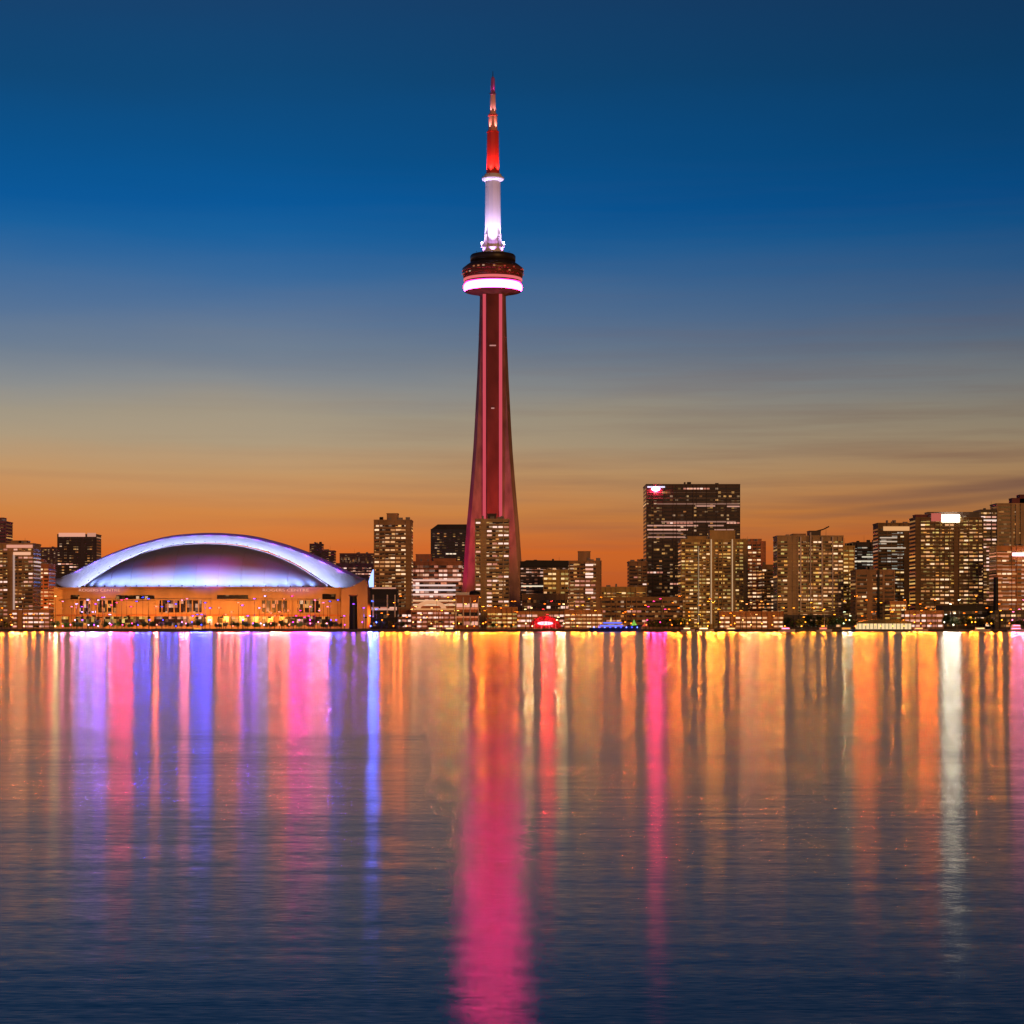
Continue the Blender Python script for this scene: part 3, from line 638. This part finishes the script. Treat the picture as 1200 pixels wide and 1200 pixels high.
# glowing lift shaft lines between the legs
for sx0, sx1 in ((566.0, 569.6), (584.8, 588.6)):
    for y0, y1 in ((347, 735),):
        a, c = X(sx0, TD) - TX, X(sx1, TD) - TX
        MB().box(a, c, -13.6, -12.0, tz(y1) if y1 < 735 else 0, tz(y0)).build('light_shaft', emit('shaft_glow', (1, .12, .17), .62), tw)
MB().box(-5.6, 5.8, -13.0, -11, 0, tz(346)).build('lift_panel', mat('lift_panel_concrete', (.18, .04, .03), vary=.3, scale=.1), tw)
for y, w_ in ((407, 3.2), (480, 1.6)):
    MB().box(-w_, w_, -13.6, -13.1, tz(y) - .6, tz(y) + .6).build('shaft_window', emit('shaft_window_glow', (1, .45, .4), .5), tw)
# magenta wash on the left leg, red inside the recess
tw_l = [((-60, -70), (-22, 0, 120), (1, .03, .22), 650000), ((-60, -70), (-16, 0, 260), (1, .03, .16), 430000), ((-4, -60), (0, -8, 150), (1, .06, .08), 180000), ((-4, -60), (0, -8, 300), (1, .04, .05), 300000), ((60, -80), (26, 0, 90), (1, .42, .14), 260000), ((60, -80), (20, 0, 220), (1, .40, .14), 420000), ((-46, -60), (-26, 0, 30), (1, .22, .05), 110000)]
for (x, y), aim, c, e in tw_l:
    MB().box(-1, 1, -.6, .6, 0, 1.2).build('ground_floodlight', M['black'], tw, (x, y, 0))
    lamp('wash_beam', 'SPOT', e, c, (x, y, 2), aim, tw, 60, .9, 1)
# pod (radius, row) profiles
def prof(P): return [(r * T, tz(y)) for r, y in P]
pod = thing  # (name kept free)
MB().lathe(prof([(13, 352), (15, 347), (22, 344), (30, 342.6), (33, 342)]), 48).build('pod_underside', M['tower'], tw, smooth=True)
MB().lathe(prof([(32.2, 341.6), (33.8, 340.2), (34.5, 337.6), (34.2, 335), (33, 333.2), (31.5, 332.2)]), 64).build('ring_light', emit('ring_glow', (1, .018, .19), 62), tw, smooth=True)
MB().lathe(prof([(31.5, 332.4), (33.4, 331.6), (33.2, 330)]), 64).build('deck_soffit', M['tdark'], tw)
MB().lathe(prof([(32, 330), (34, 329.7), (34.5, 328.6), (34.3, 327.2), (33.5, 326.8)]), 64).build('red_light_band', emit('red_band_glow', (1, .2, .2), .8), tw, smooth=True)
MB().lathe(prof([(33.2, 326.8), (34.8, 325.2), (35.6, 321), (35.6, 319.5)]), 64).build('lower_deck', M['copper'], tw, smooth=True)
MB().lathe(prof([(35.9, 319.5), (36.2, 318.9), (36, 315.6), (35, 314.6)]), 64).build('upper_deck', M['copper'], tw, smooth=True)
MB().lathe(prof([(35, 314.6), (31, 311.4), (27, 308.6), (26, 307.6)]), 64).build('pod_roof', M['tdark'], tw, smooth=True)
MB().lathe(prof([(25.4, 307.6), (26.6, 306.4), (26.6, 300.6), (25.4, 299), (20, 297.8), (13, 297.4)]), 64).build('pod_crown', M['tdark'], tw, smooth=True)
for i in range(36):
    a = math.tau * i / 36 + .05
    rr = 36.0 * T
    if random.random() < .55:
        link('deck_window', MB().box(-1.1, 1.1, -.3, .1, 0, 1.3).mesh('deck_window', emit('deck_glow', random.choice(((1, .35, .15), (1, .6, .4), (1, .12, .06))), random.uniform(.25, .8), False)), tw, (rr * math.sin(a), -rr * math.cos(a), tz(random.choice((317.9, 317.4, 322.5)))), a)
MB().lathe([(18 * T, tz(309.3)), (18.2 * T, tz(308.2))], 24)
# skirt of the mast
MB().lathe(prof([(12.6, 297.4), (12.6, 291)]), 24).build('mast_base', M['mastw'], tw)
for s in (-1, 1):
    for r_, y0 in ((12.3, 284.5), (8.5, 276)):
        MB().box(s * r_ * T - 1.3, s * r_ * T + 1.3, -7, -5, tz(291), tz(y0)).build('mast_bracket', M['mastw'], tw)
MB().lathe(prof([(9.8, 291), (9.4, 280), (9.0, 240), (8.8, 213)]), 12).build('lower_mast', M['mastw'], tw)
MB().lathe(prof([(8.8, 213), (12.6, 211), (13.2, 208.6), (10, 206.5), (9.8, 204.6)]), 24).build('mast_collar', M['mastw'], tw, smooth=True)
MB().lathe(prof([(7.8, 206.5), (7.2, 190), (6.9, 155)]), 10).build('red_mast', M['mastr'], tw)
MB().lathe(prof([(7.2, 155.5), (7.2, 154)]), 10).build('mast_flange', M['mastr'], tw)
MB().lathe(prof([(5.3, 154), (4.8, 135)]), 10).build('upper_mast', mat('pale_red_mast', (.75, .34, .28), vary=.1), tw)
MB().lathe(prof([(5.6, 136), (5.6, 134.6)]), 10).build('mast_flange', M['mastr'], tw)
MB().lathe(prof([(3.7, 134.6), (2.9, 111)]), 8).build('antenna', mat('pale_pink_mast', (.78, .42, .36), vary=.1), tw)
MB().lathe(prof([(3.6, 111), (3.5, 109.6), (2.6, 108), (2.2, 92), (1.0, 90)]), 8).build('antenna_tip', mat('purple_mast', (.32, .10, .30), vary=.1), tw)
MB().lathe(prof([(.5, 90), (.3, 83.5)]), 6).build('lightning_rod', M['black'], tw)
def ringspots(rad, y, n_, aimr, aimy, col, e, size=60):
    for i in range(n_):
        a = math.tau * (i + .5) / n_
        loc = (rad * T * math.cos(a), rad * T * math.sin(a), tz(y))
        MB().box(-.4, .4, -.4, .4, -.5, 0).build('mast_floodlight', M['black'], tw, loc)
        lamp('mast_beam', 'SPOT', e, col, (loc[0], loc[1], loc[2] + .3), (aimr * T * math.cos(a), aimr * T * math.sin(a), tz(aimy)), tw, size, .8, .3)
ringspots(22, 296.5, 6, 8, 246, (.74, .54, 1), 150000, 60)
ringspots(17, 296.9, 6, 12, 288, (.62, .28, 1), 9000, 90)
ringspots(12, 206, 5, 6.5, 170, (1, .16, .14), 90000, 70)
ringspots(7.5, 153.5, 4, 4, 120, (1, .45, .38), 22000, 60)
ringspots(6, 134, 4, 3, 112, (1, .45, .5), 9000, 60)
ringspots(4.2, 109, 3, 2, 96, (1, .1, .5), 4000, 60)

# ---------------------------------------------------------------- waterfront things
# red arched pavilion
D = 1525
p = thing('arched_pavilion', 'small pavilion with a glowing red arched roof at the waterline right of the spire', 'pavilion', (X(639, D), D, GZ))
a_ = [(18.5 * D / F * math.cos(t_), 1.0 + 9.2 * math.sin(t_)) for t_ in [math.pi * k / 20 for k in range(21)]]
b_ = [(14.5 * D / F * math.cos(t_), 1.0 + 6.2 * math.sin(t_)) for t_ in [math.pi * k / 20 for k in range(20, -1, -1)]]
MB().prism(a_ + b_, -2, 14).build('roof', M['redroof'], p)
MB().prism([(x * .98, z * .98) for x, z in reversed(b_)], 3, 12).build('back_wall', M['redroof'], p)
MB().prism([(5 * math.cos(t_) * 1.2, 4.5 + 1.4 * math.sin(t_)) for t_ in [math.tau * k / 16 for k in range(16)]], 2.2, 2.8).build('lit_sign', emit('pavilion_sign', (1, .30, .38), 3.4), p)
for x in (-8, -3, 3, 8): MB().box(x - .15, x + .15, -1.5, -1.2, 0, 6).build('post', M['white'], p)
lamp('roof_beam', 'SPOT', 7000, (1, .06, .12), (0, -9, 1.0), (0, 0, 7), p, 130, .8, .4)
# cream pavilion on the right
D = 1520
p = thing('market_pavilion', 'long cream lit shore pavilion with a shallow arched roof below the brown mid-rise', 'pavilion', (X(1037, D), D, GZ))
hwid = 33 * D / F
a_ = [(hwid * math.cos(t_), 4.4 + 3.2 * math.sin(t_)) for t_ in [math.pi * k / 20 for k in range(21)]]
MB().prism(a_, -1, 12).build('roof', M['green'], p)
MB().box(-hwid + 1, hwid - 1, 2, 11, 0, 4.3).build('wall', emit('pavilion_glow', (1, .74, .36), .95), p)
for i in range(15):
    x = -hwid + 1 + (2 * hwid - 2) * i / 14; MB().box(x - .18, x + .18, -.6, -.2, 0, 4.5).build('post', M['bark'], p)
# white festival tents
def tent(label, px, wd, h, D, hue, L, group=None):
    t_ = thing('peaked_tent', label, 'tent', (X(px, D), D, GZ), group)
    w2 = wd * D / F / 2
    m = MB(); b = 0
    m.v = [(-w2, -w2, 2.2), (w2, -w2, 2.2), (w2, w2, 2.2), (-w2, w2, 2.2), (0, 0, h), (-w2 * .35, -w2 * .35, 2.2 + (h - 2.2) * .45), (w2 * .35, -w2 * .35, 2.2 + (h - 2.2) * .45), (w2 * .35, w2 * .35, 2.2 + (h - 2.2) * .45), (-w2 * .35, w2 * .35, 2.2 + (h - 2.2) * .45)]
    m.f = [(0, 1, 6, 5), (1, 2, 7, 6), (2, 3, 8, 7), (3, 0, 5, 8), (5, 6, 4), (6, 7, 4), (7, 8, 4), (8, 5, 4)]
    m.build('canopy', glow(hue, L), t_)
    for sx_ in (-1, 1):
        for sy_ in (-1, 1): MB().box(sx_ * w2 - .1, sx_ * w2 + .1, sy_ * w2 - .1, sy_ * w2 + .1, 0, 2.2).build('pole', M['white'], t_)
for px, wd, h, hue, L, lb in ((716, 10, 9.5, 'cream', .9, 'cream glowing peaked tent, first from the blue lit boat bow'), (727, 9, 8, 'peach', .9, 'peach glowing peaked tent next to the cream one'), (743, 9, 8, 'green', .8, 'green glowing peaked tent right of the peach one'),
                              (756, 7, 6, 'coral', .7, 'small coral lit tent right of the green one')):
    tent(lb, px, wd, h, 1530, hue, L)
# boats
def boat(name, label, px, L_, D, hull='hullw', cabin=True, mast=0, lights='warm', Lg=3, rz=0, decks=1):
    b = thing(name, label, 'boat', (X(px, D), D, 0), None, rz)
    h = L_ / 2; rows = []
    for t_ in [i / 12 for i in range(13)]:
        x = -h + L_ * t_; wv = (L_ * .14) * (1 - max(0, (t_ - .45) / .55) ** 2.2) if t_ > .45 else L_ * .14 * (.82 + .4 * t_); wv = max(.05, wv)
        sh = 1.0 + .9 * t_ ** 2; sh *= L_ / 14 if L_ > 14 else 1
        rows.append([(x - .4 * (t_ > .9), 0, -.3), (x, -wv * .6, 0), (x + .3 * t_, -wv, sh), (x + .3 * t_, wv, sh), (x, wv * .6, 0), (x, 0, -.3)])
    MB().grid(rows).build('hull', M[hull], b)
    sh = 1.2 * (L_ / 14 if L_ > 14 else 1)
    if cabin:
        for d_ in range(decks):
            k_ = 1 - .22 * d_
            c = MB().box(-h * .65 * k_, h * .35 * k_, -L_ * .09 * k_, L_ * .09 * k_, sh + 2.1 * d_, sh + 2.1 * d_ + 1.9).build('cabin', M['hullw'], b)
            MB().box(-h * .6 * k_, h * .3 * k_, -L_ * .09 * k_ - .06, -L_ * .09 * k_ + .02, sh + 2.1 * d_ + .8, sh + 2.1 * d_ + 1.4).build('cabin_windows', glow(lights, Lg), c)
    if mast:
        MB().tube([(0, 0, sh), (0, 0, sh + mast)], [.14, .06]).build('mast', M['white'], b)
        MB().tube([(0, 0, sh + 1.4), (-h * .7, 0, sh + 1.5)], .1).build('boom', M['white'], b)
    return b
b = boat('passenger_ship', 'long blue lit passenger ship moored right of the short capped tower', 721, 38, 1488, 'hullb', True, 0, 'ice', 2.2, decks=2)
for k in range(9): MB().ball((-16 + 4 * k, -5.6, 3.1), .35).build('rail_lamp', glow('blue' if k % 2 else 'ice', 14), b)
boat('motor_boat', 'small white motor boat near the foot of the golden condominium', 826, 13, 1490, lights='cream', Lg=4)
boat('motor_boat', 'white cabin boat left of the red and orange arcade', 806, 10, 1492, lights='cream', Lg=3)
boat('sailing_boat', 'bare masted sailing boat moored before the orange arcade', 858, 12, 1490, 'hullb', True, 12, 'warm', 2)
boat('motor_boat', 'white boat with rosy windows at the left end of the dark trees', 922, 12, 1490, lights='rose', Lg=5)
boat('sailing_boat', 'bare masted sailing boat before the dark trees', 966, 11, 1491, 'hullw', True, 13, 'coral', 3)
boat('motor_boat', 'dark hulled boat left of the long cream pavilion', 993, 12, 1490, 'hullb', lights='gold', Lg=2)
boat('sailing_boat', 'bare masted sailing boat at the right end of the cream pavilion', 1078, 12, 1490, 'hullw', True, 14, 'peach', 3)
boat('motor_boat', 'white motor boat under the black shed at the right', 1150, 13, 1490, lights='cream', Lg=2)
boat('motor_boat', 'white cruiser at the very right end of the quay', 1192, 14, 1489, lights='rose', Lg=5, decks=2)
boat('motor_boat', 'small boat moored below the arched terminal', 508, 11, 1491, 'hullw', lights='cream', Lg=3)
boat('sailing_boat', 'bare masted sailing boat moored left of the red framed house', 528, 11, 1490, 'hullb', True, 12, 'warm', 2)
boat('motor_boat', 'dark boat under the middle of the stadium', 233, 11, 1491, 'hullb', lights='gold', Lg=2)
# blue crystal lantern right of the stadium
D = 1700
p = thing('glass_lantern', 'tall blue glowing glass lantern tower at the right tip of the stadium', 'lantern', (X(437, D), D, GZ))
MB().box(-4.5, 4.5, 0, 9, 0, Z(688, D) - GZ).build('base', M['rust'], p)
zz = Z(688, D) - GZ
MB().lathe([(3.4, zz), (4.0, zz + 5), (2.0, zz + 11), (.3, zz + 15)], 6, (0, 4)).build('crystal', emit('crystal_glow', (.30, .42, 1), 2.2), p)
MB().lathe([(5.4, zz - .5), (5.4, zz)], 12, (0, 4)).build('rim', M['white'], p)

# ---- street lamps along the quay; heads of many colours
_lm = {}
def street_lamp(label, px, D, hgt, hue, L, r, group):
    s = thing('street_lamp', label, 'street lamp', (X(px, D), D, GZ), group)
    if hgt not in _lm:
        _lm[hgt] = (MB().lathe([(.16, 0), (.12, .5), (.07, hgt - r)], 6).mesh('post', M['black']), MB().lathe([(.2, hgt + r * .92), (r * .6, hgt + r * 1.02), (.05, hgt + r * 1.3)], 8).mesh('cap', M['black']))
    k = (hgt, hue, round(L, 1), r)
    if k not in _lm: _lm[k] = MB().ball((0, 0, hgt), r, 8, 5).mesh('globe', glow(hue, L))
    link('post', _lm[hgt][0], s); link('globe', _lm[k], s)
    return s
# (first column, last column, count, hue, strength, place)
STREAK = [
 (2, 12, 2, 'orange', 60, 'below the far left towers'), (14, 26, 3, 'peach', 70, 'below the far left towers'), (30, 50, 3, 'orange', 45, 'below the far left towers'),
 (56, 60, 1, 'coral', 60, 'at the left tip of the stadium'), (64, 66, 1, 'cream', 80, 'at the left tip of the stadium'), (74, 84, 2, 'rose', 70, 'at the left tip of the stadium'),
 (90, 128, 7, 'lilac', 70, 'before the left half of the stadium'), (96, 120, 4, 'violet', 110, 'before the left half of the stadium'), (131, 154, 5, 'pink', 95, 'before the left half of the stadium'),
 (160, 174, 3, 'blue', 80, 'before the left half of the stadium'), (181, 184, 1, 'coral', 150, 'before the left half of the stadium'), (190, 206, 3, 'blue', 60, 'before the left half of the stadium'),
 (213, 219, 2, 'rose', 100, 'before the middle of the stadium'), (226, 246, 5, 'blue', 130, 'before the middle of the stadium'), (257, 279, 4, 'coral', 75, 'before the middle of the stadium'),
 (284, 298, 3, 'violet', 70, 'before the middle of the stadium'), (304, 311, 2, 'lilac', 45, 'before the right half of the stadium'), (317, 338, 5, 'coral', 85, 'before the right half of the stadium'),
 (342, 362, 5, 'magenta', 130, 'before the right half of the stadium'), (364, 384, 5, 'rose', 100, 'before the right half of the stadium'), (387, 396, 2, 'blue', 80, 'at the right tip of the stadium'),
 (403, 426, 3, 'violet', 22, 'at the right tip of the stadium'), (433, 441, 3, 'ice', 210, 'below the blue lantern'),
 (447, 477, 5, 'orange', 60, 'below the slim brown tower'), (482, 512, 6, 'peach', 55, 'below the white banded office block'), (517, 532, 3, 'gold', 60, 'below the white banded office block'), (537, 546, 2, 'yellow', 60, 'before the red framed house'),
 (556, 606, 9, 'orange', 36, 'at the foot of the tall spire'), (563, 568, 1, 'gold', 100, 'at the foot of the tall spire'),
 (616, 623, 2, 'cream', 60, 'beside the red arched pavilion'), (636, 646, 3, 'red', 120, 'before the red arched pavilion'), (654, 661, 2, 'cream', 85, 'beside the red arched pavilion'),
 (676, 698, 4, 'gold', 50, 'below the short capped tower'), (733, 740, 2, 'orange', 60, 'below the low yellow rooms'), (760, 780, 4, 'pink', 46, 'before the big black slab'),
 (788, 796, 2, 'orange', 60, 'before the big black slab'), (808, 820, 2, 'gold', 45, 'below the golden condominium'), (830, 848, 4, 'gold', 85, 'below the golden condominium'), (858, 862, 1, 'gold', 50, 'below the golden condominium'),
 (870, 886, 4, 'peach', 70, 'below the reddish tower'), (893, 914, 4, 'sodium', 60, 'before the orange arcade'), (938, 964, 3, 'gold', 26, 'before the dark trees'), (990, 996, 2, 'sage', 45, 'left of the cream pavilion'),
 (1004, 1022, 4, 'orange', 80, 'before the cream pavilion'), (1032, 1046, 2, 'gold', 30, 'before the cream pavilion'), (1060, 1072, 3, 'gold', 60, 'before the cream pavilion'), (1080, 1096, 4, 'orange', 85, 'before the pink lit house'),
 (1108, 1124, 4, 'white', 60, 'below the white sign tower'), (704, 756, 5, 'orange', 24, 'below the low yellow rooms'), (918, 1002, 8, 'gold', 24, 'before the dark trees'), (1026, 1078, 4, 'orange', 24, 'before the cream pavilion'), (1130, 1184, 5, 'orange', 28, 'before the black shed'), (604, 672, 5, 'orange', 26, 'beside the red arched pavilion'), (784, 868, 8, 'orange', 26, 'below the golden condominium'),
 (1138, 1144, 2, 'gold', 75, 'before the black shed'), (1162, 1172, 2, 'gold', 70, 'before the black shed'), (1188, 1200, 3, 'rose', 90, 'at the right end of the quay')]
HN = dict(orange='orange', peach='peach', coral='coral', cream='cream white', rose='rose pink', lilac='lilac', violet='violet', pink='hot pink', blue='deep blue', magenta='magenta', ice='icy blue', gold='gold', yellow='pale yellow', red='red', sodium='amber', sage='greenish', white='white')
LK = 29.0
_n = [0]; _fm = {}
GAIN = dict(orange=1.15, sodium=1.1, gold=.72, peach=.55, blue=.55, lilac=.45, violet=.8, rose=.6, magenta=.7, pink=.8, ice=.75, coral=.85, cream=.62, yellow=.7, red=1.0, white=.42, sage=.7)
def streak_mast(label, px, D, hgt, hue, L, group, wd=3.0, hh=.36):
    """an added mast whose lake-facing light draws a coloured streak on the water"""
    s = thing('flood_or_streak_mast', label, 'floodlight', (X(px, D), D, GZ), group); s.location.x = X(px, D)
    k = round(hgt)
    if k not in _fm: _fm[k] = MB().lathe([(.2, 0), (.1, k)], 6).mesh('mast', M['black'])
    if 'h' not in _fm: _fm['h'] = MB().box(-1.55, 1.55, .05, .45, -.1, .45).box(-1.6, 1.6, -.2, .45, .45, .5).mesh('housing', M['black'])
    link('mast', _fm[k], s); link('housing', _fm['h'], s, (0, 0, k))
    if hue not in _fm: _fm[hue] = MB().box(-wd * .25, wd * .25, .02, .045, .02, hh).mesh('lens', glow(hue, 6))  # dim plate dressing the far stronger added light
    link('lens', _fm[hue], s, (0, 0, k))
    l = bpy.data.lights.new('streak_light', 'AREA'); l.shape = 'RECTANGLE'; l.size = wd; l.size_y = hh; l.color = HUE[hue]; l.energy = L * math.pi * wd * hh
    o = bpy.data.objects.new('streak_light', l); COL.objects.link(o); o.parent = s; o.location = (0, 0, k + .2); o.rotation_euler = (R(-90), 0, 0)  # added source, unseen by the camera, showing only in the water
    return s
for i, (a, c, k, hue, L, place) in enumerate(STREAK):
    for j in range(k):
        px = a + (c - a) * (j / (k - 1) if k > 1 else .5) + random.uniform(-.6, .6)
        hgt = (2.4, 3.4, 4.4, 5.4, 7.0)[random.randrange(5)]
        streak_mast('added streak-making mast with %s light %s' % (HN[hue], place), px, SH + 22 + random.uniform(0, 6), random.uniform(9, 25), hue, L * LK * GAIN.get(hue, 1), '%s added streak masts %s' % (HN[hue], place))
        px += random.uniform(-2, 2)
        if j % 2 and k > 2: continue
        _n[0] += 1
        sl = street_lamp('%s globe street lamp %s' % (HN[hue], place), px, SH + 6 + random.uniform(0, 12), hgt, hue, 7 + L / 14, .36, '%s lamps %s' % (HN[hue], place))
        if _n[0] % 7 == 0 and hue not in ('blue', 'ice', 'violet'): lamp('globe_light', 'POINT', 8000, HUE[hue], (0, 0, hgt), None, sl, radius=.37)

# ---- trees
def crown_mesh(n, rx, rz, z0, seed, m):
    rnd = random.Random(seed); mb = MB()
    lobes = [(rnd.uniform(-.55, .55) * rx, rnd.uniform(-.55, .55) * rx, z0 + rnd.uniform(.1, .9) * rz * 1.6, rnd.uniform(.35, .6) * rx) for _ in range(9)]
    for _ in range(n):
        lx, ly, lz, lr = rnd.choice(lobes)
        while True:
            p_ = Vector((rnd.uniform(-1, 1), rnd.uniform(-1, 1), rnd.uniform(-1, 1)))
            if p_.length < 1: break
        c = Vector((lx, ly, lz)) + p_ * lr
        s = rnd.uniform(.18, .42)
        u = Vector((rnd.gauss(0, 1), rnd.gauss(0, 1), rnd.gauss(0, 1))).normalized(); v = u.orthogonal().normalized()
        b = len(mb.v); mb.v += [tuple(c - u * s), tuple(c + v * s * .7), tuple(c + u * s), tuple(c - v * s * .7)]; mb.f.append((b, b + 1, b + 2, b + 3))
    return mb.mesh('crown', m)
def trunk_mesh(h, seed):
    rnd = random.Random(seed); mb = MB().tube([(0, 0, 0), (rnd.uniform(-.2, .2), 0, h * .5), (rnd.uniform(-.4, .4), 0, h)], [.28, .2, .1])
    for k in range(4):
        a = rnd.uniform(0, 6.28); z = h * rnd.uniform(.45, .7); mb.tube([(0, 0, z), (math.cos(a) * 1.6, math.sin(a) * 1.6, z + h * .35)], [.12, .04])
    return mb.mesh('trunk', M['bark'])
TV = [(crown_mesh(900, 3.4, 2.6, 3.2, 11 + i, LEAF[i % 2]), trunk_mesh(6, i)) for i in range(6)]
def tree(label, px, D, s, v, group):
    t_ = thing('leafy_tree', label, 'tree', (X(px, D), D, GZ), group, random.uniform(0, 6)); t_.scale = (s, s, s * random.uniform(.85, 1.1))
    link('trunk', TV[v][1], t_); link('crown', TV[v][0], t_)
TR = [(920, 1004, 15, 1.25, (0, 2, 4), 'dark leafy tree in the row below the pale-ribbed condominium', 'dark trees below the pale-ribbed condominium'),
      (1108, 1163, 11, 1.25, (0, 2, 4), 'dark leafy tree in the row before the black shed', 'dark trees before the black shed'),
      (1186, 1206, 4, 1.0, (0, 2), 'dark leafy tree at the right end of the quay', 'dark trees at the right end'),
      (758, 802, 9, 1.0, (1, 3), 'leafy tree in the clump before the big black slab', 'trees before the black slab'),
      (62, 98, 7, .75, (1, 3, 5), 'small green lit tree before the left tip of the stadium', 'green lit trees before the stadium left end'),
      (104, 240, 22, .75, (1, 3, 5), 'small leafy tree along the left half of the stadium front', 'trees along the stadium front, left half'),
      (250, 404, 24, .75, (0, 1, 3, 5), 'small leafy tree along the right half of the stadium front', 'trees along the stadium front, right half'),
      (440, 476, 7, .8, (0, 2), 'low dark tree before the slim brown tower', 'dark trees before the slim tower'),
      (2, 16, 3, .75, (0, 1), 'small tree at the far left waterfront', 'trees at the far left'), (575, 600, 3, .6, (1, 3), 'small tree at the orange podium before the spire', 'trees at the spire podium')]
for a, c, k, s, vs, lb, gr in TR:
    for j in range(k):
        tree(lb, a + (c - a) * (j + random.uniform(.1, .9)) / k, SH + random.uniform(14, 34), s * random.uniform(.8, 1.15), random.choice(vs), gr)
# small green uplights under the trees
def uplight(label, px, hue, e, group):
    u = thing('ground_light', label, 'ground light', (X(px, SH + 10), SH + 10, GZ), group)
    MB().lathe([(.3, 0), (.35, .3), (.28, .35)], 10).build('housing', M['black'], u)
    MB().lathe([(.05, .38), (.26, .37)], 10, cap=False).build('lens', glow(hue, 8), u)
    lamp('beam', 'SPOT', e, HUE[hue], (0, 0, .6), (0, 6, 5), u, 120, .8, .3)
for px in (66, 78, 116, 134, 139, 290, 308, 345): uplight('yellow green ground light under the stadium trees', px, 'green', 2600, 'green ground lights before the stadium')
for px in (940, 985, 1115, 1122): uplight('pale ground light under the dark trees on the right', px, 'sage', 1600, 'pale ground lights on the right')
